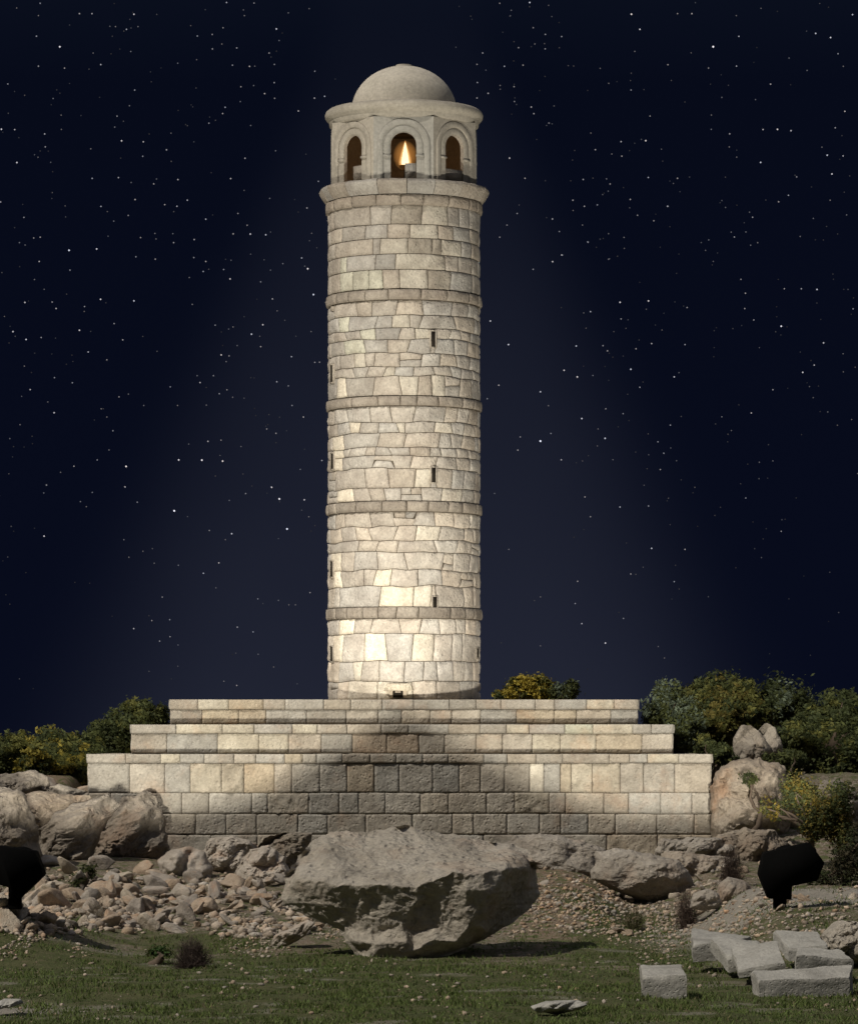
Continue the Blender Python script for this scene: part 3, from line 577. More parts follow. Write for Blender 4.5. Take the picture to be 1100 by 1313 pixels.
# ------------------------------------------------------------------ the stepped podium
podium = thing('stepped_podium', (0, 0, 2.2), 'three-stepped square podium of pale limestone blocks under the lighthouse', 'podium')
def tier(name, half, fy, cxm, zlist, joints, lights, cop_n, seed):
    """zlist: course heights from the top down; joints (px) of each course on the front"""
    mb = MB(); cb = MB(); dep = D - fy; rg = random.Random(seed)
    yf = -fy
    toM = lambda p: CAMX + (p - CXP) * dep / F
    xl, xr = cxm - half, cxm + half
    inner = .035
    mb.box(cxm, (half - fy) / 2, (zlist[0] + zlist[-1]) / 2 - .03, 2 * half - 2 * inner, half + fy - 2 * inner, zlist[0] - zlist[-1] - .06, (.22, .19, .16))
    for k in range(len(zlist) - 1):
        zt_, zb_ = zlist[k], zlist[k + 1]; tgt = cb if k < cop_n else mb
        for side in range(4):
            if side == 0: us = [xl] + [toM(p) for p in joints[k] if xl + .15 < toM(p) < xr - .15] + [xr]
            else:
                us = [xl if side == 2 else (-fy if side == 1 else -half)]; lim = xr if side == 2 else (half if side == 1 else fy)
                while lim - us[-1] > 1.6: us.append(us[-1] + rg.uniform(.8, 1.5))
                us.append(lim)
            ext = .05 if k < cop_n else 0.0
            if side == 0: mp = lambda u, z, h: np.stack([u, yf - h - ext, z], -1)
            elif side == 2: mp = lambda u, z, h: np.stack([xl + xr - u, half + h + ext + 0 * u, z], -1)
            elif side == 1: mp = lambda u, z, h: np.stack([xr + h + ext, u, z], -1)
            else: mp = lambda u, z, h: np.stack([xl - h - ext, -u, z], -1)
            for i in range(len(us) - 1):
                t = base_tint(.80, 1.04); rr = .018
                if side == 0:
                    pc = CXP + ((us[i] + us[i + 1]) / 2 - CAMX) * F / dep
                    for kk, x0, x1, c, r_ in lights:
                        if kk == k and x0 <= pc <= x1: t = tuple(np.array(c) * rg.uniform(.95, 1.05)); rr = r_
                wv = lambda z, s: (lambda u: z + .012 * fbm(np.stack([u * .7, 0 * u + s, 0 * u], -1), s, 2))
                a, b_ = us[i], us[i + 1]
                c0 = (lambda z: (lambda u: np.full(np.shape(u), z)))
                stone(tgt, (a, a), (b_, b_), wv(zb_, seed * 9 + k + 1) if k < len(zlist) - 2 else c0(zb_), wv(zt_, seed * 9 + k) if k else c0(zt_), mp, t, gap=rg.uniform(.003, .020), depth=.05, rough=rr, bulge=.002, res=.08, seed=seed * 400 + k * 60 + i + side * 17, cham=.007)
        if k == cop_n - 1:                                    # top of the coping: a ring of slabs round the next tier
            w = 1.9; e = .055
            for (x0, x1, y0, y1) in ((xl - e, xr + e, yf - e, yf + w), (xl - e, xr + e, half - w, half + e), (xl - e, xl + w, yf + w, half - w), (xr - w, xr + e, yf + w, half - w)):
                n1, n2 = max(2, int((x1 - x0) / .35)), max(2, int((y1 - y0) / .35)); X, Y = np.meshgrid(np.linspace(x0 + .03, x1 - .03, n1), np.linspace(y0 + .03, y1 - .03, n2))
                Zs = zt_ - .022 + .012 * fbm(np.stack([X, Y, 0 * X], -1).reshape(-1, 3) * 2, seed, 3).reshape(X.shape); cb.grid(np.stack([X, Y, Zs], -1), (1.08, 1.05, .98))
    t = mb.build(name, M_PODIUM, podium); cb.build('coping', M_PODIUM, t); return t
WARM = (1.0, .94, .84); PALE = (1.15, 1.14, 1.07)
d1, d2, d3 = D - 8.0, D - 6.2, D - 4.4
h1, h2, h3 = 400 * d1 / F, 347.5 * d2 / F, 300 * d3 / F
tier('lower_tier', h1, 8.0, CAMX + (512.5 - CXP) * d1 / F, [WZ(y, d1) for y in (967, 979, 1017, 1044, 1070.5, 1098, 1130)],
  [J("161 206 231 262 300 328 365 388 406 439 475 508 542 575 620 650 687 721 781 807 830 870"),
   J("166 211 244 284 313 352 374 410 445 480 512 555 589 616 647 679 697 718 732 759 795 825 865"),
   J("142 187 233 268 323 343 396 435 460 494 539 575 624 660 704 725 774 806 847 887"),
   J("150 186 251 290 329 382 420 469 529 580 607 650 692 719 754 789 842 890"),
   J("200 270 330 395 450 510 560 620 700 778 843"), J("180 250 310 380 460 520 590 650 740 810 870")],
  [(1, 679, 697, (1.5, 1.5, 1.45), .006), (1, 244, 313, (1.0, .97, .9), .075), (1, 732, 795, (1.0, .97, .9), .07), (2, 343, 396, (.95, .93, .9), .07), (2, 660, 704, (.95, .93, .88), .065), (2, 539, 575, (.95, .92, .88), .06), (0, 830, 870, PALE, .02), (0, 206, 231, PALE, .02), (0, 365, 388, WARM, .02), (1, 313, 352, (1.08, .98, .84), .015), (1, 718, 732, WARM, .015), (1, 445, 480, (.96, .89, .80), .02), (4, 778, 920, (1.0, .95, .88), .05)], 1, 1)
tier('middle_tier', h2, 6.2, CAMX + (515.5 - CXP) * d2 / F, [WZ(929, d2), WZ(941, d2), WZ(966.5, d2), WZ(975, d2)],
  [J("226 285 326 375 407 445 489 524 575 615 649 678 724 760 811 835"), J("214 279 332 370 412 452 496 537 570 610 644 682 718 764 823"), J("260 330 400 470 540 610 680 750 820")],
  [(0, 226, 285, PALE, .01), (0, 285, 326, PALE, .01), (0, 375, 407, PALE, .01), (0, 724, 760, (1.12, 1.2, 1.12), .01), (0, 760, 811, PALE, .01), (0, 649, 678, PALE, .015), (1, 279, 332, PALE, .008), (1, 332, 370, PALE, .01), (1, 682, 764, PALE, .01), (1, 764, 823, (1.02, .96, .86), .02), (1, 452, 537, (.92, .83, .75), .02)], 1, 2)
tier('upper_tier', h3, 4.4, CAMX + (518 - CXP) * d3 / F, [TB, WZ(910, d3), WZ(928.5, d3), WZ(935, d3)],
  [J("254 293 338 366 415 450 490 530 576 610 642 686 711 752 787"), J("259 306 341 393 444 485 515 551 579 616 662 710 739 783"), J("260 330 400 470 540 610 680 750")],
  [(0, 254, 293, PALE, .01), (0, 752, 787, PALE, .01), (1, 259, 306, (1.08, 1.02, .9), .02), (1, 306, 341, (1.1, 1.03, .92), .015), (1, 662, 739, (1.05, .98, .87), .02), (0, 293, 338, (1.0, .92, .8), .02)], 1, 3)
# the paving on top of the podium
pv = MB(); X, Y = np.meshgrid(np.linspace(-8.7, 8.8, 50), np.linspace(-2.55, 8.8, 45)); pv.grid(np.stack([X, Y, np.full(X.shape, TB - .035)], -1), (1.05, 1.0, .93)); pv.build('paving', M_PODIUM, podium)
#@@REST@@
# ------------------------------------------------------------------ floodlights
def floodlight(outline, foot, lens_px, dep, axis_to, label, ang_full):
    base = W(*foot, dep); base.z = float(gz(np.array([base.x]), np.array([base.y]))[0]) - .1
    t = thing('floodlight', base, label, 'floodlight', 'floodlights aimed at the tower')
    def prism(pts, y0, y1, bev):
        bm = bmesh.new(); P = [W(x, y, dep) for x, y in pts]
        a = [bm.verts.new((p.x, p.y + y0, p.z)) for p in P]; b = [bm.verts.new((p.x, p.y + y1, p.z)) for p in P]
        bm.faces.new(a); bm.faces.new(b[::-1])
        for i in range(len(a)): j = (i + 1) % len(a); bm.faces.new((a[i], b[i], b[j], a[j]))
        bmesh.ops.recalc_face_normals(bm, faces=bm.faces[:]); bmesh.ops.bevel(bm, geom=bm.edges[:], offset=bev, segments=2, affect='EDGES')
        m = MB(); bm.verts.index_update(); m.add([v.co[:] for v in bm.verts], [tuple(v.index for v in f.verts) for f in bm.faces]); bm.free(); return m
    prism(outline, -.45, .65, .012).build('housing', M_BLACK, t)
    s = MB(); m_ = foot[0]; B = W(*foot, dep)
    w = 8 * dep / F; s.box(B.x, B.y + .1, B.z + .16, 2 * w, .40, .80, bev=.03); s.build('stand', M_BLACK, t)
    lp = W(*lens_px, dep) + Vector((0, .72, 0)); ax = (Vector(axis_to) - lp).normalized()
    q = ax.to_track_quat('Z', 'Y').to_matrix(); rm = MB(); ln = MB()
    def disc(mb, prof, n=40):
        a = np.linspace(0, 2 * math.pi, n, endpoint=False)
        P = np.array([[lp + q @ Vector((r * math.cos(x), r * math.sin(x), z)) for x in a] for r, z in prof]); mb.grid(P, (1, 1, 1), wrap=True)
    disc(rm, [(.40, -.35), (.52, -.05), (.54, .12), (.48, .12), (.47, .02)]); disc(ln, [(.47, .02), (.3, .05), (.01, .06)])
    rm.build('rim', M_BLACK, t); ln.build('lens', emit_mat('lamp_lens_glow', (1, .9, .72), 6.0, light=False), t)
    ld = bpy.data.lights.new('flood_beam', 'SPOT'); lo = bpy.data.objects.new('flood_beam', ld); COL.objects.link(lo)
    ld.energy = FLOOD_WATTS; ld.color = (1.0, .945, .83); ld.spot_size = ang_full; ld.spot_blend = .08; ld.shadow_soft_size = .6
    lo.parent = t; lo.location = lp + ax * .35 - base; lo.rotation_euler = ax.to_track_quat('-Z', 'Y').to_euler(); return t
def aim(lp, az, el): a, e = math.radians(az), math.radians(el); return Vector(lp) + 50 * Vector((math.sin(a) * math.cos(e), math.cos(a) * math.cos(e), math.sin(e)))
FD = 112.0
lpL, lpR = W(25, 1110, FD), W(1012, 1108, FD)
def beam(lp, mirror):                                       # axis and half angle of a beam whose lower edge crosses the podium front at these points
    m = (lambda x: 1036 - x) if mirror else (lambda x: x); S = lp + Vector((-.3 if mirror else .3, 1.0, .3))
    P = [(W(m(a), b, c) - S).normalized() for a, b, c in ((182, 1050, 142), (380, 1001, 142), (509, 928, 145.6))]
    n = (P[1] - P[0]).cross(P[2] - P[0]).normalized(); n = n if n.z > 0 else -n; return n, 2 * n.angle(P[0])
axL, angL = beam(lpL, False); axR, angR = beam(lpR, True); print('beams', axL, math.degrees(angL), axR, math.degrees(angR))
floodlight([(-26, 1088), (0, 1085), (46, 1092), (57, 1122), (40, 1139), (23, 1154), (14, 1153), (15, 1138), (-26, 1127)], (19, 1156), (25, 1110), FD, lpL + Vector((0, .72, 0)) + axL * 50, 'black floodlight half out of the frame beside the pale rock ledges, facing the tower', angL)
floodlight([(979, 1094), (1037, 1081), (1055, 1106), (1046, 1129), (1014, 1136), (1013, 1153), (985, 1152), (973, 1122)], (1000, 1156), (1012, 1108), FD, lpR + Vector((0, .72, 0)) + axR * 50, 'black floodlight on a short stand below the yellow broom bush, facing the tower', angR)

# ------------------------------------------------------------------ rocks
def ico(sub):
    bm = bmesh.new(); bmesh.ops.create_icosphere(bm, subdivisions=sub, radius=1); bm.verts.index_update()
    v = np.array([x.co[:] for x in bm.verts]); f = np.array([[a.index for a in q.verts] for q in bm.faces]); bm.free(); return v, f
ICO = {k: ico(k) for k in (1, 2, 3, 4, 5)}
def rock_verts(seed, sub=3, planes=16, noise=.10, lo=.55):
    v, f = ICO[sub]; rg = np.random.default_rng(seed)
    nn = rg.normal(size=(planes, 3)); nn /= np.linalg.norm(nn, axis=1, keepdims=True); c = rg.uniform(lo, 1.0, planes)
    k = v @ nn.T; r = np.where(k > .05, c / np.maximum(k, .05), 9).min(1); r = np.minimum(r, 1.15)
    p = v * r[:, None]; p = p * (1 + noise * fbm(p * 2.3 + seed, seed, 4))[:, None]; return p, f
def smooth_poly(pts, n):
    P = np.array(pts, float); Q = np.concatenate([P, P[:1]]); seg = np.linalg.norm(np.diff(Q, axis=0), axis=1); s = np.concatenate([[0], np.cumsum(seg)])
    t = np.linspace(0, s[-1], n, endpoint=False); return np.stack([np.interp(t, s, Q[:, i]) for i in (0, 1)], 1)
def relief_rock(name, outline, dep, thick, seed, material, label, ctrl=None, cat='rock', rough=.16, facets=.5, n=120, m=34, back=.8, edges=(), group=None, tint=(1, 1, 1), center=None, rim=.22, strat=0):
    """a boulder with the given front outline and its own depth: outline (photo px at distance dep) gives its width and height, the front relief its volume"""
    k = dep / F; O = smooth_poly(outline, n); c = np.array(center) if center else O.mean(0)
    jt = fbm(np.stack([O[:, 0] * k * 2.2, O[:, 1] * k * 2.2, 0 * O[:, 0] + seed], -1), seed, 4, ridge=True); O = c + (O - c) * (1 + (.05 if ctrl is None else .018) * jt)[:, None]
    s = np.concatenate([[.001], np.linspace(.04, .96, m - 3) ** .8, [.99, 1.0]]); 
    RIM = []
    def sheet(front):
        PX = c[None, None] + s[:, None, None] * (O - c)[None]
        x = CAMX + (PX[..., 0] - CXP) * k; z = HC + (YH - PX[..., 1]) * k
        dome = np.sqrt(np.clip(1 - s ** (3.2 if ctrl is not None else 5.5), 0, 1))[:, None] * np.ones((1, n))
        if ctrl is not None and front:
            from mathutils.geometry import delaunay_2d_cdt
            A = np.array(ctrl, float); vs, _, fs, ov, _, _ = delaunay_2d_cdt([Vector((p[0], p[1])) for p in A], edges, [], 0, 1e-4)
            T2 = np.array([v[:] for v in vs]); val = np.array([A[o_[0], 2] for o_ in ov]); q = PX.reshape(-1, 2); r = np.full(len(q), np.nan)
            q = q + 2.2 * np.stack([fbm(np.stack([q[:, 0] * .06, q[:, 1] * .06, 0 * q[:, 0] + e_], -1), 70 + e_, 4) for e_ in (0, 9)], -1)
            for f_ in fs:
                a_, b_, c_ = T2[f_[0]], T2[f_[1]], T2[f_[2]]; dn_ = (b_[1] - c_[1]) * (a_[0] - c_[0]) + (c_[0] - b_[0]) * (a_[1] - c_[1])
                l1 = ((b_[1] - c_[1]) * (q[:, 0] - c_[0]) + (c_[0] - b_[0]) * (q[:, 1] - c_[1])) / dn_; l2 = ((c_[1] - a_[1]) * (q[:, 0] - c_[0]) + (a_[0] - c_[0]) * (q[:, 1] - c_[1])) / dn_; l3 = 1 - l1 - l2
                ins = (l1 >= -1e-6) & (l2 >= -1e-6) & (l3 >= -1e-6); r[ins] = (l1 * val[f_[0]] + l2 * val[f_[1]] + l3 * val[f_[2]])[ins]
            bad = np.where(np.isnan(r))[0]; dd = np.linalg.norm(q[bad][:, None] - A[None, :, :2], axis=-1); ix = np.argsort(dd, 1)[:, :2]; ww = 1 / (np.take_along_axis(dd, ix, 1) + .5); r[bad] = (A[ix, 2] * ww).sum(1) / ww.sum(1)
            r = r.reshape(PX.shape[:2])
            for _ in range(2): r[1:-1] = .25 * r[:-2] + .5 * r[1:-1] + .25 * r[2:]; r = .25 * np.roll(r, 1, 1) + .5 * r + .25 * np.roll(r, -1, 1)
            y = r; rg = np.random.default_rng(seed); X_, Z_ = (PX[..., 0] - c[0]) * k, -(PX[..., 1] - c[1]) * k; best = np.full(X_.shape, -9.0); wx = .25 * fbm(np.stack([X_, Z_, 0 * X_], -1).reshape(-1, 3) * 1.1, 3, 4).reshape(X_.shape)
            for q_ in range(46):
                ex, ez = X_ + wx - rg.uniform(-3.8, 3.8), Z_ + wx - rg.uniform(-2, 2); best = np.maximum(best, rg.uniform(-.1, .1) + ex * rg.uniform(-.22, .22) + ez * rg.uniform(-.3, .3) - (ex * ex * .28 + ez * ez * .7))
            y = y + .14 * best; RIM[:] = [r[-1]]
        elif ctrl is not None:
            rr = RIM[0][None] * s[:, None] ** .5 + RIM[0].mean() * (1 - s[:, None] ** .5); y = -rr + 1.6 * dome
        else:
            rg = np.random.default_rng(seed + (0 if front else 99)); W_ = (np.abs(O[:, 0] - c[0]).max()) * k; H_ = (np.abs(O[:, 1] - c[1]).max()) * k
            xx, zz = (PX[..., 0] - c[0]) * k / W_, (PX[..., 1] - c[1]) * k / H_
            pl = np.min([a + b * xx + e * zz for a, b, e in zip(rg.uniform(.75, 1.1, 9), rg.uniform(-facets, facets, 9) * 1.4, rg.uniform(-facets, facets, 9) * 1.4)], 0)
            nc = int(10 + 14 * min(1, W_ * H_ / 4)); cu, cv = rg.uniform(-1, 1, nc) * W_, rg.uniform(-1, 1, nc) * H_; aa = .95 if strat else rg.uniform(.3, 1.2); sc_ = .55 * math.sqrt(W_ * H_)
            X_, Z_ = xx * W_, zz * -H_; wx = .25 * sc_ * fbm(np.stack([X_, Z_, 0 * X_], -1).reshape(-1, 3) * 1.3 / sc_, seed, 3).reshape(X_.shape)
            best = np.full(X_.shape, -9.0)
            for q_ in range(nc):
                ex, ez = X_ + wx - cu[q_], Z_ + wx - cv[q_]; lx = ex * math.cos(aa) + ez * math.sin(aa); ly = -ex * math.sin(aa) + ez * math.cos(aa)
                hq = rg.uniform(-.14, .14) + (lx * rg.uniform(-.20, .20) + ly * rg.uniform(-.55, .55)) / sc_ - (lx * lx * .16 + ly * ly * .75) / sc_ ** 2; best = np.maximum(best, hq)
            y = thick * (pl * .62 + .25 + best * (.25 if strat == .2 else .9)) * dome * (1 if front else back)
        p = np.stack([x, (dep - D) + (-y if front else y), z], -1)
        q = p.reshape(-1, 3); amp = rough * np.minimum(1, .4 + dome.reshape(-1))
        if strat: q = q * np.array([.6, 1, 1.0]) + np.stack([q[:, 2] * strat, 0 * q[:, 0], 0 * q[:, 0]], -1)
        d1 = fbm(q * .8 + seed, seed, 5, ridge=True) * (.6 if ctrl is not None else .25) + fbm(q * 1.7 + seed, seed + 5, 5, gain=.6) * (.45 if ctrl is not None else .7)
        d2 = fbm(q * .9 - seed, seed + 9, 5)
        d3 = fbm(q * .9 + 31, seed + 19, 5)
        e = (1 - np.repeat(sstep(.9, 1, s), n) * .0)
        p = p.reshape(-1, 3) + np.stack([d2 * amp * .5, (-1 if front else 1) * d1 * amp * (1 - np.repeat(s >= 1, n)), d3 * amp * .5], -1) * e[:, None]
        return p.reshape(m, n, 3)
    A = sheet(True); B = sheet(False); B[-1] = A[-1]
    mb = MB(); mb.grid(A[:, ::-1], tint, wrap=True); mb.grid(B, tint, wrap=True)
    base = (A[..., 0].mean(), dep - D, A[..., 2].min())
    o = mb.build(name, material, base=base, smooth=True); tag(o, label, cat, group); return o

BD = 112.0
relief_rock('boulder', [(362, 1150), (368, 1128), (384, 1100), (405, 1076), (430, 1070), (470, 1072), (505, 1064), (525, 1062), (545, 1070), (580, 1074), (620, 1083), (660, 1086), (682, 1096), (692, 1118), (694, 1140), (690, 1160), (668, 1180), (640, 1196), (612, 1208), (590, 1216), (565, 1226), (530, 1234), (495, 1242), (470, 1238), (452, 1222), (444, 1204), (437, 1192), (412, 1184), (384, 1172), (366, 1162)],
  BD, 3, 4, M_BOULDER, 'huge grey boulder with an overhanging front, lying on the grass before the podium', center=(535, 1150), n=380, m=130, rough=.13, edges=[(i, (i + 1) % 28) for i in range(28)] + [(28 + i, 29 + i) for i in range(9)],
  ctrl=[(362, 1150, -.6), (368, 1128, -.9), (384, 1100, -1.6), (405, 1076, -2.4), (430, 1070, -2.8), (470, 1072, -3), (525, 1062, -3.4), (580, 1074, -3.2), (620, 1083, -3.0), (660, 1086, -2.8), (682, 1096, -2.6), (692, 1118, -2.5), (694, 1140, -2.4), (690, 1160, -2.2), (668, 1180, -1.6), (640, 1196, -.8), (612, 1208, -.1), (590, 1216, .3), (565, 1226, .5), (530, 1234, .55), (495, 1242, .6), (470, 1238, .5), (452, 1222, .3), (444, 1204, .2), (437, 1192, .0), (412, 1184, -.1), (384, 1172, -.3), (366, 1162, -.5),
        (380, 1127, .2), (410, 1129, .75), (450, 1132, 1.1), (495, 1134, 1.25), (535, 1135, 1.3), (560, 1124, 1.45), (585, 1118, 1.55), (620, 1119, 1.4), (648, 1116, .8), (680, 1112, -1.2),
        (430, 1098, -.9), (490, 1098, -.9), (560, 1095, -1.0), (620, 1100, -.8), (400, 1105, -.9), (460, 1112, -.2), (530, 1110, -.1), (585, 1105, .0),
        (395, 1150, .15), (430, 1155, .62), (470, 1158, .70), (500, 1150, 1.0), (525, 1164, .95), (546, 1152, .85), (410, 1176, .1), (440, 1188, .25), (480, 1194, .45), (515, 1180, .8), (530, 1197, .55), (555, 1188, .75),
        (452, 1201, .7), (480, 1207, 1.0), (520, 1209, 1.1), (555, 1204, 1.1), (585, 1204, 1.0), (475, 1225, .85), (525, 1222, .9), (565, 1215, .8),
        (570, 1138, 1.15), (600, 1140, 1.5), (622, 1150, 1.4), (575, 1165, 1.1), (600, 1185, 1.25), (618, 1190, .9), (655, 1145, -.6), (645, 1175, -.6), (675, 1145, -1.7)])
RK = [
 ('rock_ledge', [(97, 1140), (104, 1100), (118, 1070), (135, 1050), (148, 1036), (165, 1020), (186, 1016), (203, 1030), (210, 1060), (214, 1090), (212, 1120), (206, 1148), (170, 1166), (120, 1160)], 140.7, 1.5, 'tall furrowed rock ledge against the west corner of the podium', M_ROCK, -.7),
 ('rock_ledge', [(40, 1160), (46, 1100), (52, 1066), (72, 1045), (96, 1034), (140, 1020), (152, 1034), (128, 1072), (114, 1100), (106, 1146), (80, 1165)], 137.5, 1.8, 'slanting pale rock face between the floodlight and the furrowed ledge', M_ROCK, -.9),
 ('rock_ledge', [(-30, 1130), (-30, 1026), (0, 1012), (22, 1012), (38, 1034), (50, 1066), (52, 1096), (40, 1130)], 134, 1.7, 'rounded rock with a dark shaded flank right above the floodlight at the frame edge', M_ROCK, 0),
 ('rock_ledge', [(-30, 1030), (-30, 994), (10, 992), (46, 988), (60, 998), (66, 1020), (60, 1036), (20, 1040)], 141, 1.6, 'long flat-topped rock under the bushes at the edge of the frame', M_ROCK, 0),
 ('rock', [(62, 1028), (66, 1010), (76, 1005), (90, 1010), (113, 1016), (115, 1032), (90, 1036)], 140, .8, 'small white rock at the foot of the low bushes beside the podium corner', M_ROCK, 0),
 ('rock_ledge', [(-10, 1072), (16, 1020), (60, 1016), (114, 1022), (128, 1040), (70, 1086)], 138, 1.2, 'reddish stony bank below the small white rock', M_WARM, 0),
 ('rock', [(206, 1146), (204, 1104), (216, 1094), (240, 1087), (262, 1093), (272, 1116), (262, 1142), (236, 1150)], 134, 1.1, 'squarish rock at the foot of the podium next to the furrowed ledge', M_RUBBLE, 0),
 ('rock', [(256, 1120), (262, 1092), (272, 1076), (300, 1073), (330, 1084), (324, 1112), (300, 1126)], 136, .9, 'dark-seamed rock wedged under the lowest podium course', M_RUBBLE, 0),
 ('rock', [(298, 1142), (304, 1110), (320, 1090), (346, 1086), (366, 1100), (376, 1124), (366, 1146), (330, 1150)], 133, 1.1, 'pitted rock between the rubble and the huge boulder', M_RUBBLE, 0),
 ('rock', [(328, 1098), (338, 1076), (366, 1070), (398, 1070), (402, 1100), (380, 1116), (350, 1112)], 137, .8, 'flat rock under the podium just behind the boulder shoulder', M_ROCK, 0),
 ('bedrock_shelf', [(620, 1112), (640, 1088), (660, 1072), (700, 1070), (745, 1078), (772, 1090), (776, 1122), (740, 1132), (680, 1128)], 134.5, 1.6, 'smooth bedrock shelf below the podium just behind the boulder', M_ROCK, .2),
 ('bedrock_shelf', [(758, 1128), (764, 1096), (790, 1090), (826, 1094), (868, 1106), (886, 1124), (890, 1152), (862, 1166), (800, 1148)], 131, 1.6, 'pale sloping bedrock slab above the gravel bank', M_ROCK, .2),
 ('rock', [(846, 1112), (852, 1094), (900, 1098), (940, 1100), (946, 1136), (910, 1148), (870, 1140)], 133.5, 1.2, 'brownish rock with a dark hollow below the east corner of the podium', M_WARM, 0),
 ('foundation_stone', [(842, 1098), (844, 1076), (880, 1074), (930, 1076), (946, 1086), (948, 1104), (900, 1104)], 136.5, .8, 'weathered long foundation stone jutting out under the east corner of the podium', M_ROCK, 0),
 ('rock_ledge', [(914, 1085), (912, 1010), (922, 990), (940, 978), (975, 974), (1002, 984), (1016, 1030), (1004, 1070), (964, 1086)], 141, 2.0, 'ochre cliff face with hollows beside the east wall of the podium', M_WARM, 0),
 ('rock', [(938, 984), (941, 946), (950, 932), (962, 930), (975, 940), (986, 962), (984, 982)], 147, .8, 'upright pale rock standing out among the bushes above the ochre cliff', M_ROCK, 0),
 ('rock', [(972, 978), (974, 938), (983, 929), (994, 934), (1004, 956), (1006, 984), (988, 990)], 147.5, .7, 'narrow split white rock next to the upright pale rock', M_ROCK, 0),
 ('rock_ledge', [(914, 1108), (920, 1074), (952, 1062), (990, 1066), (1010, 1084), (1006, 1112), (960, 1128)], 137, 1.4, 'low cracked rock between the podium corner and the floodlight', M_WARM, 0),
 ('rock_ledge', [(1026, 1086), (1040, 1030), (1056, 1004), (1080, 1002), (1125, 1028), (1130, 1100), (1070, 1110)], 142, 1.8, 'grey rock slope behind the yellow broom at the frame edge', M_ROCK, 0),
 ('rock', [(918, 1158), (922, 1136), (934, 1126), (952, 1130), (968, 1142), (970, 1160), (944, 1166)], 122, .7, 'small white rock on the gravel before the brown twigs', M_ROCK, 0),
 ('rock', [(886, 1164), (890, 1146), (906, 1140), (922, 1146), (926, 1164), (904, 1168)], 121, .5, 'lumpy whitish rock at the edge of the gravel strip', M_ROCK, 0),
 ('rock', [(1050, 1214), (1056, 1196), (1080, 1184), (1120, 1184), (1125, 1230), (1090, 1232), (1064, 1224)], 104, 1.0, 'grey rounded rock at the frame edge behind the cut slabs', M_BOULDER, 0),
 ('flat_rock', [(682, 1290), (700, 1284), (738, 1283), (752, 1288), (742, 1296), (712, 1301), (690, 1298)], 88.5, .5, 'flat white rock bedded in the lawn at the bottom of the picture', M_BLOCK, 0),
 ('flat_rock', [(-10, 1287), (8, 1281), (28, 1281), (32, 1286), (12, 1291), (-8, 1292)], 89.5, .5, 'thin flat rock in the bare patch of lawn', M_BLOCK, 0),
 ('rock', [(386, 1250), (390, 1244), (402, 1242), (412, 1247), (410, 1252), (396, 1254)], 104, .3, 'small pale stone on the lawn below the overhang of the boulder', M_BLOCK, 0),
 ('flat_rock', [(348, 1212), (352, 1200), (372, 1192), (392, 1180), (402, 1184), (392, 1200), (372, 1212), (356, 1218)], 116, .6, 'flat leaning stone beside the shaded foot of the boulder', M_RUBBLE, 0),
]
for i, (nm, o, dep, th, lab, mt, st) in enumerate(RK):
    big = max(p[0] for p in o) - min(p[0] for p in o) > 70
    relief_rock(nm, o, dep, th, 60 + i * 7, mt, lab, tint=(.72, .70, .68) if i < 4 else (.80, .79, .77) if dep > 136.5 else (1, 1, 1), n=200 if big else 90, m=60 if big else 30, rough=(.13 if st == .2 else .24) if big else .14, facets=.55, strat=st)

# cut blocks and slabs: (front-edge outline of the top face, height)
def block(top, h, dep_f, dep_b, seed, label, name='cut_block', tilt=0.0, lean=(0, 0)):
    """top: near-left, near-right, far-right, far-left in photo px; the far edge lies dep_b away"""
    T = [W(*top[0], dep_f), W(*top[1], dep_f + tilt), W(*top[2], dep_b + tilt), W(*top[3], dep_b)]
    e1 = T[1] - T[0]; e2 = T[3] - T[0]; nrm = e1.cross(e2).normalized(); dn = (-nrm + Vector((lean[0], lean[1], -1.6))).normalized() * h
    n1, n2, n3 = 26, 18, 16; mb = MB()
    def patch(a, b, c, d, nu, nv):
        a, b, c, d = (np.array(q) for q in (a, b, c, d)); s, t = np.meshgrid(np.linspace(0, 1, nu), np.linspace(0, 1, nv)); s = s[..., None]; t = t[..., None]
        return (a * (1 - s) + b * s) * (1 - t) + (d * (1 - s) + c * s) * t
    Bt = [p + dn for p in T]; cen = np.array(sum((T + Bt), Vector()) / 8)
    for P in (patch(*T, n1, n2), patch(Bt[0], Bt[1], T[1], T[0], n1, n3), patch(Bt[1], Bt[2], T[2], T[1], n2, n3), patch(Bt[2], Bt[3], T[3], T[2], n1, n3), patch(Bt[3], Bt[0], T[0], T[3], n2, n3)):
        q = P.reshape(-1, 3); d = q - cen
        L = max((T[1] - T[0]).length, (T[3] - T[0]).length)
        nn = .020 * np.stack([fbm(q * 3 + k * 9, seed + k, 4) for k in range(3)], -1) + .03 * np.stack([fbm(q * 1.1 + k * 9, seed + 20 + k, 3) for k in range(3)], -1)
        # knock the edges and corners off
        E = [np.array(T[i]) for i in range(4)]
        q2 = q + nn
        for i in range(4):
            a, b = E[i], E[(i + 1) % 4]; ab = b - a; t = np.clip(((q - a) @ ab) / (ab @ ab), 0, 1); r = np.linalg.norm(q - (a + t[:, None] * ab), axis=1)
            k = np.maximum(0, .07 - r) / .07 * (.022 + .03 * np.maximum(0, fbm(q * 2.2, seed + 40, 3))); q2 = q2 - d / np.linalg.norm(d, axis=1, keepdims=True) * k[:, None]
        mb.grid(q2.reshape(P.shape), (1, 1, 1))
    o = mb.build(name, M_BLOCK, base=tuple((Bt[0] + Bt[2]) / 2)); tag(o, label, 'stone block', 'cut stone blocks lying on the grass'); return o
block([(824, 1253), (881, 1251), (873, 1236), (821, 1238)], .74, 94, 95.2, 1, 'squat grey cut block standing alone on the grass', lean=(.03, -.1))
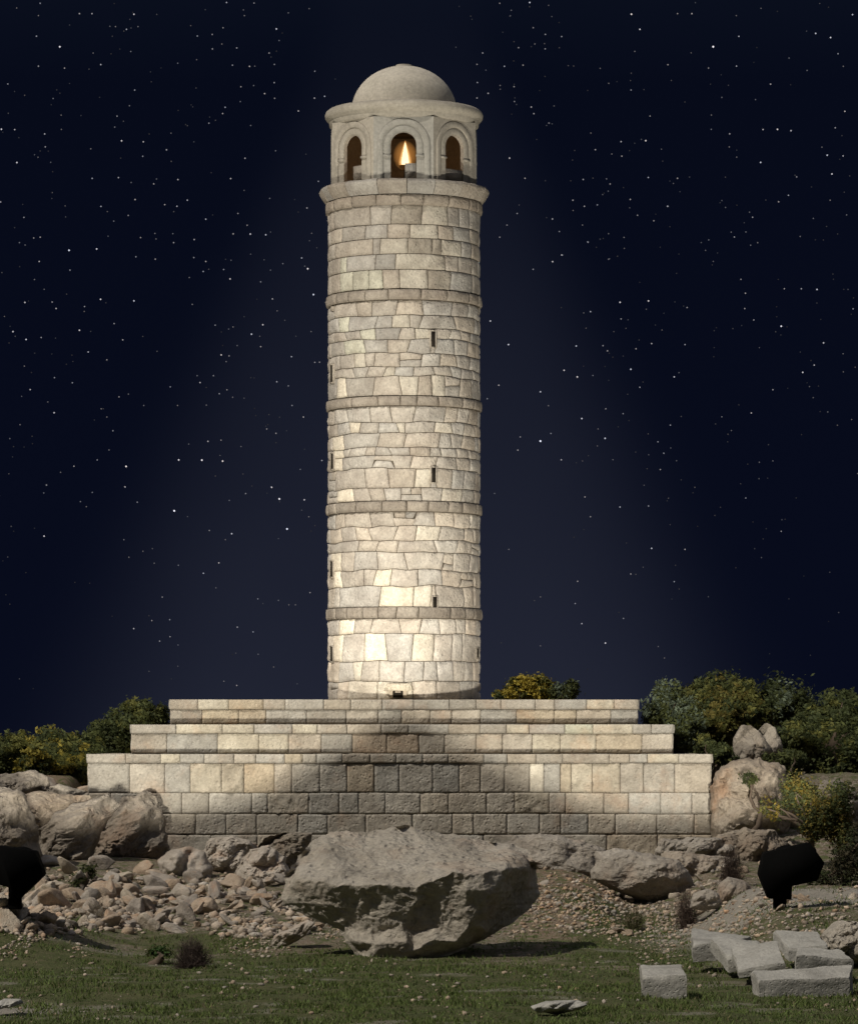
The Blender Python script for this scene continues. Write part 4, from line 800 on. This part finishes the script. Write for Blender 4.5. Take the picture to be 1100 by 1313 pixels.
block([(972, 1257), (1090, 1254), (1092, 1238), (963, 1245)], .62, 95, 96.0, 2, 'long grey cut block with a cracked front, nearest of the slab pile', lean=(.12, -.1), tilt=.5)
block([(947, 1245), (1007, 1235), (995, 1207), (938, 1215)], .22, 99.5, 101.5, 3, 'square smooth slab leaning towards the viewer in the middle of the slab pile', 'cut_slab')
block([(934, 1228), (980, 1222), (974, 1205), (911, 1203)], .42, 101.8, 103.2, 4, 'slab half hidden under the leaning square slab', 'cut_slab')
block([(888, 1212), (934, 1208), (962, 1200), (886, 1190)], .5, 104.0, 106, 5, 'pale wedge-shaped slab at the far corner of the slab pile', 'cut_slab')
block([(1011, 1217), (1062, 1213), (1048, 1195), (992, 1193)], .34, 102.2, 104, 6, 'broad flat slab at the back of the slab pile', 'cut_slab')
block([(1020, 1224), (1094, 1230), (1075, 1217), (1020, 1217)], .42, 98.6, 100, 7, 'pinkish slab lying just behind the long cracked block', 'cut_slab', tilt=.4)

# ------------------------------------------------------------------ loose stones
POOL = []
for i in range(14):
    p, f = rock_verts(300 + i, 4, 8, .07, .38); p = p * np.array([1, .85, .68 if i % 2 else .5]); p /= np.abs(p).max()
    mb = MB(); k = [(1.0, 1, 1), (1.08, .97, .86), (.85, .84, .84), (1.15, 1.12, 1.05), (.98, .86, .74)][i % 5]; mb.add(p, f, k)
    o = mb.build('rubble_stone', M_RUBBLE); POOL.append(o.data); bpy.data.objects.remove(o)
RS = random.Random(5)
def mound(x, y):
    return 0.0
def put_stone(px, py, size, lift=0.0):
    g = G(px, py); o = bpy.data.objects.new('rubble_stone', RS.choice(POOL)); COL.objects.link(o)
    o.location = (g.x, g.y, g.z + size * .18 + lift); o.rotation_euler = (RS.uniform(-.8, .8), RS.uniform(-.8, .8), RS.uniform(0, 6.28))
    o.scale = (size * RS.uniform(.9, 1.6), size * RS.uniform(.75, 1.2), size * RS.uniform(.75, 1.3))
    tag(o, 'loose broken limestone lump in the rubble below the podium', 'stone', 'loose rubble stones below the podium'); return o
cnt = 0
BIG = [(75, 1165, .62), (40, 1158, .5), (25, 1175, .45), (60, 1150, .5), (100, 1140, .42), (112, 1170, .4), (140, 1190, .48), (150, 1135, .45), (165, 1150, .55), (125, 1158, .5), (178, 1172, .42), (195, 1140, .40), (215, 1135, .5), (232, 1148, .45), (245, 1165, .55), (262, 1172, .4), (205, 1185, .35), (280, 1150, .4), (300, 1140, .45), (310, 1158, .4), (58, 1188, .4), (10, 1190, .5), (90, 1190, .35), (330, 1140, .4), (350, 1130, .4), (185, 1120, .4), (90, 1120, .5), (70, 1110, .5)]
for x, y, s in BIG: put_stone(x, y, s, .05); cnt += 1
while cnt < 185:
    x, y = RS.uniform(-10, 380), RS.triangular(1112, 1205, 1160)
    if RS.random() < sstep(250, 330, x) * sstep(1165, 1185, y): continue
    if 1130 > y and x < 100: continue
    put_stone(x, y, RS.choice((.14, .17, .2, .24, .3, .36, .42)) * (1.15 if x < 250 else .85), RS.uniform(0, .22) * (1 if y < 1185 else .1)); cnt += 1
while cnt < 225:
    x, y = RS.choice(((RS.uniform(690, 900), RS.uniform(1120, 1200)), (RS.uniform(330, 430), RS.uniform(1150, 1205)), (RS.uniform(860, 1010), RS.uniform(1125, 1175))))
    o = put_stone(x, y, RS.uniform(.12, .24)); o['label'] = 'small loose limestone lump on the gravel before the podium'; o['group'] = 'small stones on the gravel bank'; cnt += 1
for lo, n_, (x0, x1, y0, y1), lab, grp in ((0, 46, (912, 1030, 985, 1125), 'rough limestone lump on the rocky slope beside the east wall of the podium', 'lumps on the east slope'), (0, 30, (-5, 118, 1008, 1075), 'pale limestone lump lying between the western rock ledges', 'lumps between the western ledges'), (0, 26, (880, 1100, 1125, 1160), 'small stone lying on the pale gravel strip by the floodlight', 'stones on the gravel strip')):
    for i in range(n_):
        x, y = RS.uniform(x0, x1), RS.uniform(y0, y1); o = put_stone(x, y, RS.choice((.14, .2, .28, .4)) * (.5 if 'gravel' in lab else 1)); o['label'] = lab; o['group'] = grp
def build_pebbles():
    mb = MB(); rg = np.random.default_rng(9); k = 0; CH = []
    for i in range(10):
        p_, f = rock_verts(900 + i, 1, 7, .0, .4); CH.append(p_ / np.abs(p_).max())
    py = random.Random(14)
    while k < 11000:
        u = py.random()
        if u < .50: x, y = py.uniform(-20, 460), py.triangular(1115, 1232, 1180)
        elif u < .86: x, y = py.uniform(640, 930), py.triangular(1105, 1262, 1165)
        elif u < .93: x, y = py.uniform(850, 1120), py.uniform(1125, 1215)
        else: x, y = py.uniform(-20, 1120), py.uniform(1200, 1313)
        if 440 < x < 640 and y < 1195: continue
        if 640 < x < 930 and py.random() < .45: k += .6; continue
        if fbm(np.array([[x * .02, y * .05, 0]]), 3, 2)[0] + py.uniform(-.5, .5) < (-.25 if y < 1200 else .15): continue
        g = G(x, y); s = py.choice((.025, .03, .03, .04, .04, .05, .06, .08, .11)) * (1 if y < 1205 else .8)
        if x < 400 and y < 1205 and py.random() < .12: s = py.choice((.14, .17, .21))
        p = CH[int(k) % 10] * s * np.array([1.15, .9, .7 if int(k) % 3 else 1.0]); a = py.uniform(0, 6.28); c, s_ = math.cos(a), math.sin(a)
        p = np.stack([p[:, 0] * c - p[:, 1] * s_, p[:, 0] * s_ + p[:, 1] * c, p[:, 2]], 1) + np.array(g) + np.array((0, 0, s * .25))
        t = py.uniform(.65, 1.25); w = py.uniform(-.03, .16) * (1.6 if 690 < x < 790 and y < 1190 else 1); mb.add(p, f, (t * (1 + w), t, t * (1 - w))); k += 1
    o = mb.build('gravel', M_RUBBLE); tag(o, kind='stuff'); o['label'] = 'small pale gravel and broken stone scattered over soil and grass'
build_pebbles()

# ------------------------------------------------------------------ grass
def build_grass():
    rg = np.random.default_rng(4); n = 150000
    d = 82 + 48 * rg.random(n) ** 1.2; hw = (600 * d / F); x = CAMX + (rg.random(n) * 2 - 1) * hw; y = d - D
    p = np.stack([x, d, 0 * x], 1); n1 = fbm(p * .35, 31, 4); n2 = fbm(p * 1.3, 77, 3)
    dens = 1 - sstep(113, 121, d + 5 * n1) - .5 * sstep(0, 3, x) * sstep(98, 108, d + 4 * n1) + 1.5 * sstep(4.9, 6.0, x + .8 * n1) * (1 - sstep(8.6, 10.5, x)) * sstep(106, 114, d) * (1 - sstep(126, 131, d)) - .9 * np.exp(-((x + 9.3) / 1.2) ** 2 - ((d - 90.5) / 1.6) ** 2)
    dens = np.maximum(dens, .30 * sstep(2.5, 4.5, x) * (1 - sstep(124, 130, d)) * (n2 > 0)) - .25 + .45 * n2; keep = rg.random(n) < np.clip(dens, 0, 1); x, y, d, n2 = x[keep], y[keep], d[keep], n2[keep]; n = len(x)
    z = gz(x, y); h = (.03 + .07 * rg.random(n) ** 2) * (1 + 1.1 * n2).clip(.35, 2.4); a = rg.random(n) * 6.283; w = .012 + .016 * rg.random(n)
    bx, by = np.cos(a) * w, np.sin(a) * w; lx, ly = rg.normal(0, .5, n) * h, rg.normal(0, .5, n) * h
    V = np.stack([np.stack([x - bx, y - by, z - .01], 1), np.stack([x + bx, y + by, z - .01], 1), np.stack([x + lx, y + ly, z + h], 1)], 1).reshape(-1, 3)
    dry = (rg.random(n) < .10)[:, None]; g = rg.uniform(.65, 1.3, (n, 1)); C = np.where(dry, np.array([[.17, .145, .08]]), np.array([[.108, .150, .046]]) + (n2[:, None] > .2) * np.array([[.010, .006, 0]])) * g
    mb = MB(); mb.add(V, np.arange(3 * n).reshape(-1, 3), np.repeat(C, 3, 0)); o = mb.build('grass', M_LEAF); tag(o, kind='stuff'); o['label'] = 'short dark green grass on the flat lawn'
build_grass()

# ------------------------------------------------------------------ bushes and trees
GREEN_D, GREEN_M, GREEN_Y, YEL, GREY_G = (.040, .050, .018), (.070, .080, .026), (.105, .105, .028), (.20, .165, .03), (.11, .135, .09)
def leaf_cloud(blobs, dep, n, size, cols, seed, yvar=1.0, shell=.38, sprig=0.0):
    """blobs: (px, py, rx, ry, weight) at distance dep -> leaf faces filling each blob's volume, gathered in sprays"""
    rg = np.random.default_rng(seed); k = dep / F; V = []; C = []; tw = sum(b[4] * b[2] * b[3] for b in blobs)
    for bx, by, rx, ry, wgt in blobs:
        m = max(30, int(n * wgt * rx * ry / tw)); c = np.array(W(bx, by, dep)); c[1] += rg.uniform(-.6, .6); R = np.array([rx * k, (rx + ry) / 2 * k * yvar, ry * k])
        ns = max(8, m // 26); d = rg.normal(size=(ns, 3)); d /= np.linalg.norm(d, axis=1, keepdims=True); r = 1 - np.abs(rg.normal(0, shell, ns)); r = r.clip(.1, 1.06) + .12 * fbm(d * 2.2 + seed, seed, 3)
        S = c + d * r[:, None] * R; scol = rg.random(ns) + .35 * fbm(S * .9, seed + 3, 3); sr = rg.uniform(.10, .26, ns) * (.5 + .5 * min(1.6, R.mean()))
        j = rg.integers(0, ns, m); g = rg.normal(size=(m, 3)) * np.array([1, 1, .75 + sprig]); P = S[j] + g * sr[j][:, None] * .62
        if sprig: P[:, 2] += np.abs(rg.normal(0, sprig, m)) * sr[j] * 1.5
        nn = d[j] * .6 + rg.normal(size=(m, 3)) * .7 + np.array([0, -.1, .35]); nn /= np.linalg.norm(nn, axis=1, keepdims=True)
        t = np.cross(nn, rg.normal(size=(m, 3))); t /= np.linalg.norm(t, axis=1, keepdims=True); b = np.cross(nn, t); L_ = size * rg.uniform(.6, 1.4, (m, 1)); Wd = L_ * .5
        q = np.stack([P - t * L_, P - b * Wd, P + t * L_, P + b * Wd], 1); V.append(q.reshape(-1, 3))
        idx = np.clip((scol[j] * len(cols)).astype(int), 0, len(cols) - 1); cc = np.array(cols)[idx] * rg.uniform(.7, 1.3, (m, 1)); C.append(np.repeat(cc, 4, 0))
    V = np.concatenate(V); return V, np.concatenate(C)
def limb(mb, a, b, r0, r1, seed, n=7, seg=7):
    a, b = np.array(a, float), np.array(b, float); t = np.linspace(0, 1, n); rg = np.random.default_rng(seed); P = a + (b - a) * t[:, None]; P[1:-1] += rg.normal(0, .06, (n - 2, 3)) * np.linalg.norm(b - a) * .6
    d = (b - a) / np.linalg.norm(b - a); u = np.cross(d, [.3, 1, .2]); u /= np.linalg.norm(u); v = np.cross(d, u); an = np.linspace(0, 2 * math.pi, seg, endpoint=False)
    r = (r0 + (r1 - r0) * t)[:, None, None]; G_ = P[:, None] + r * (np.cos(an)[None, :, None] * u + np.sin(an)[None, :, None] * v); mb.grid(G_, (1, 1, 1), wrap=True)
def plant(name, blobs, dep, n, size, cols, seed, label, cat, trunks=1, group=None, **kw):
    V, C = leaf_cloud(blobs, dep, n, size, cols, seed, **kw); bl = max(blobs, key=lambda b: b[1] + b[3]); cx = np.mean([b[0] for b in blobs])
    g = W(cx, 1000, dep); gzv = float(gz(np.array([g.x]), np.array([g.y]))[0]); low = min(gzv, V[:, 2].min() + .1); t = thing(name, (g.x, g.y, gzv), label, cat, group)
    mb = MB(); mb.add(V, np.arange(len(V)).reshape(-1, 4), C); mb.build('crown', M_LEAF, t)
    tr = MB(); rg = random.Random(seed)
    for i in range(trunks): 
        b0 = (g.x + rg.uniform(-.3, .3) * trunks, g.y + rg.uniform(-.3, .3), gzv - .2); hub = (g.x + rg.uniform(-.4, .4), g.y, gzv + .35 * max(.5, V[:, 2].max() - gzv)); limb(tr, b0, hub, .17, .11, seed + i)
        for bx, by, rx, ry, w_ in blobs: limb(tr, hub, W(bx, by - ry * .2, dep), .09, .02, seed + i * 9 + abs(int(bx)))
    tr.build('trunk', M_BARK, t); return t
SH = 'bushes on the hill beyond the podium'
plant('bush', [(-8, 968, 34, 30, 1), (22, 962, 26, 26, 1), (10, 985, 40, 20, .8)], 152, 9000, .085, [GREEN_D, GREEN_M, GREEN_Y, GREEN_Y], 1, 'olive green rounded bush above the rocks at the edge of the frame', 'bush', 2, SH)
plant('bush', [(62, 958, 30, 24, 1), (80, 965, 32, 28, 1), (52, 985, 40, 22, 1), (92, 990, 26, 26, .9)], 150.5, 12000, .085, [GREEN_D, GREEN_M, GREEN_Y, YEL], 2, 'yellowish low bush just outside the lower podium step', 'bush', 2, SH)
plant('bush', [(120, 955, 28, 20, 1), (138, 938, 22, 20, 1), (160, 930, 26, 24, 1), (178, 912, 20, 14, 1), (196, 918, 22, 16, 1), (205, 935, 16, 20, 1), (150, 960, 36, 26, .8), (110, 985, 20, 24, .8)], 153, 16000, .085, [GREEN_D, GREEN_D, GREEN_M, GREEN_M, GREEN_Y], 3, 'dark green bush rising behind the stepped edge of the podium', 'bush', 2, SH, sprig=.2)
plant('bush', [(668, 884, 20, 18, 1), (690, 884, 22, 18, 1), (648, 892, 14, 9, 1), (708, 892, 14, 10, 1)], 164, 9000, .085, [GREEN_Y, (.36, .28, .045), (.36, .28, .045), (.46, .37, .065)], 4, 'golden yellow bush peeping over the top step beside the tower', 'bush', 2, SH)
plant('bush', [(722, 890, 16, 10, 1), (732, 886, 8, 10, .8), (638, 896, 8, 5, .5)], 162, 3500, .08, [GREEN_M, GREEN_M, GREY_G], 5, 'small green bush next to the golden yellow one behind the top step', 'bush', 1, SH, sprig=.3)
plant('bush', [(848, 900, 10, 20, 1), (842, 925, 20, 20, 1), (866, 905, 14, 20, .8), (850, 945, 16, 30, 1), (880, 930, 20, 26, 1), (880, 950, 26, 24, 1)], 151, 12000, .085, [GREEN_M, GREEN_M, GREY_G, GREY_G], 6, 'grey-green upright bush with thin tips beside the middle podium step', 'bush', 2, SH, sprig=.9)
plant('tree', [(920, 885, 40, 22, 1), (898, 900, 32, 26, 1), (945, 895, 34, 28, 1), (925, 915, 50, 30, 1), (900, 930, 26, 24, .9), (960, 915, 24, 26, .9), (925, 945, 40, 26, .7)], 154, 24000, .09, [GREEN_D, GREEN_M, GREEN_Y, GREEN_Y, (.12, .10, .025)], 7, 'broad domed olive-yellow tree, tallest crown beside the podium', 'tree', 2)
plant('tree', [(990, 898, 14, 24, 1), (1000, 905, 20, 20, 1), (1022, 915, 26, 22, 1), (985, 920, 20, 22, .8)], 157, 8000, .09, [GREEN_D, GREEN_M, GREY_G], 8, 'thin grey-green tree with feathery top behind the upright rocks', 'tree', 1, sprig=.9)
plant('tree', [(1080, 905, 30, 24, 1), (1050, 930, 36, 26, 1), (1020, 945, 28, 24, 1), (1090, 945, 34, 30, 1), (1045, 965, 40, 28, 1), (1105, 970, 26, 36, 1), (1075, 990, 34, 22, .8)], 150, 24000, .09, [GREEN_D, GREEN_D, GREEN_M, GREEN_M, GREEN_Y], 9, 'dark spreading tree overhanging the rock slope at the edge of the frame', 'tree', 2)
plant('bush', [(1040, 1030, 32, 22, 1), (1062, 1050, 30, 26, 1), (1020, 1020, 22, 18, .7), (1075, 1025, 20, 22, .8), (1080, 1075, 20, 26, .8), (1040, 1060, 20, 22, .6), (1000, 1040, 16, 16, .35), (985, 1040, 14, 10, .3)], 134, 13000, .06, [GREEN_D, GREEN_M, (.10, .095, .025), (.11, .085, .02), (.15, .11, .02)], 10, 'drooping yellow broom bush above the floodlight', 'bush', 2, sprig=.5)
plant('bush', [(958, 998, 8, 8, 1), (966, 1004, 6, 6, 1)], 138.6, 700, .05, [GREEN_D, GREEN_M], 11, 'tiny green tuft growing out of the ochre cliff', 'bush', 1)
plant('bush', [(1010, 1002, 18, 20, 1), (992, 978, 14, 12, .8), (1018, 975, 20, 16, .8)], 144, 5000, .075, [GREEN_D, GREEN_D, GREEN_M], 21, 'dark green shrub between the ochre cliff and the yellow broom', 'bush', 1)
plant('bush', [(924, 966, 14, 14, 1), (905, 958, 12, 16, 1), (938, 978, 9, 8, .7)], 145.5, 3500, .075, [GREEN_D, GREEN_D, GREEN_M, GREEN_Y], 22, 'dark low shrub in the corner between the podium and the ochre cliff', 'bush', 1)
plant('bush', [(1085, 1110, 24, 30, 1), (1060, 1128, 30, 16, .8), (1100, 1090, 14, 40, .6)], 128, 6000, .05, [(.03, .03, .018), GREEN_D, (.05, .042, .022)], 12, 'dark brownish scrub on the bank behind the floodlight', 'bush', 1)
plant('bush', [(112, 1120, 10, 10, 1), (100, 1128, 8, 8, .6)], 128.5, 900, .05, [GREEN_D, GREEN_M], 13, 'small green weed at the foot of the furrowed rock ledge', 'bush', 1)
plant('bush', [(202, 1222, 14, 5, 1)], 108, 900, .045, [GREEN_M, (.045, .085, .022)], 14, 'low green weed on the lawn touching the dry twig bush', 'weed', 1)
# dry twig bushes
def twig_bush(px, py, wpx, hpx, dep, n, seed, label, spread=1.0, col=(1, 1, 1)):
    rg = np.random.default_rng(seed); k = dep / F; b = W(px, py, dep); b.z = float(gz(np.array([b.x]), np.array([b.y]))[0]); mb = MB(); Rw, Rh = wpx * k / 2, hpx * k
    for i in range(n):
        a = rg.uniform(0, 6.283); e = rg.uniform(.05, 1.0); r = Rw * rg.uniform(.5, 1.0); p0 = np.array(b) + np.array([math.cos(a), math.sin(a), 0]) * Rw * .35 * rg.random() + [0, 0, -.03]
        tip = np.array(b) + np.array([math.cos(a) * r * math.sqrt(max(0, 1 - e * e)) * spread, math.sin(a) * r * math.sqrt(max(0, 1 - e * e)) * spread, Rh * e * rg.uniform(.75, 1.1)])
        md = (p0 + tip) / 2 + rg.normal(0, .08, 3) * Rh; u = rg.normal(size=3); u -= 0; u /= np.linalg.norm(u); w = rg.uniform(.006, .013)
        mb.grid(np.array([[p0 - u * w, p0 + u * w], [md - u * w * .8, md + u * w * .8], [tip - u * w * .3, tip + u * w * .3]]), np.array(col) * rg.uniform(.6, 1.4))
        for q in range(3):
            t2 = md + (tip - md) * rg.random() ; e2 = t2 + rg.normal(0, .16, 3) * Rh + [0, 0, .06 * Rh]; mb.grid(np.array([[t2 - u * w * .6, t2 + u * w * .6], [e2 - u * .002, e2 + u * .002]]), np.array(col) * rg.uniform(.6, 1.4))
    o = mb.build('dry_bush', M_TWIG_T, base=tuple(b)); tag(o, label, 'dry bush'); return o
M_TWIG_T = leaf_mat('twigs')
TW = (.075, .055, .047)
twig_bush(246, 1236, 62, 40, 105.5, 520, 1, 'round bare brown thornbush on the lawn', col=TW)
twig_bush(880, 1158, 44, 52, 121.5, 300, 2, 'brownish dry twigs before the sloping bedrock slab', col=(.11, .08, .065), spread=.8)
twig_bush(938, 1125, 50, 50, 128, 320, 3, 'tall dry reddish grass stems between podium corner and floodlight', col=(.07, .05, .04), spread=.7)
twig_bush(812, 1148, 40, 30, 124, 160, 4, 'thin withered plant on the gravel bank', col=(.09, .085, .04))
twig_bush(126, 1180, 44, 34, 121, 90, 5, 'few pale dry stems standing in the rubble', col=(.19, .16, .12), spread=.9)
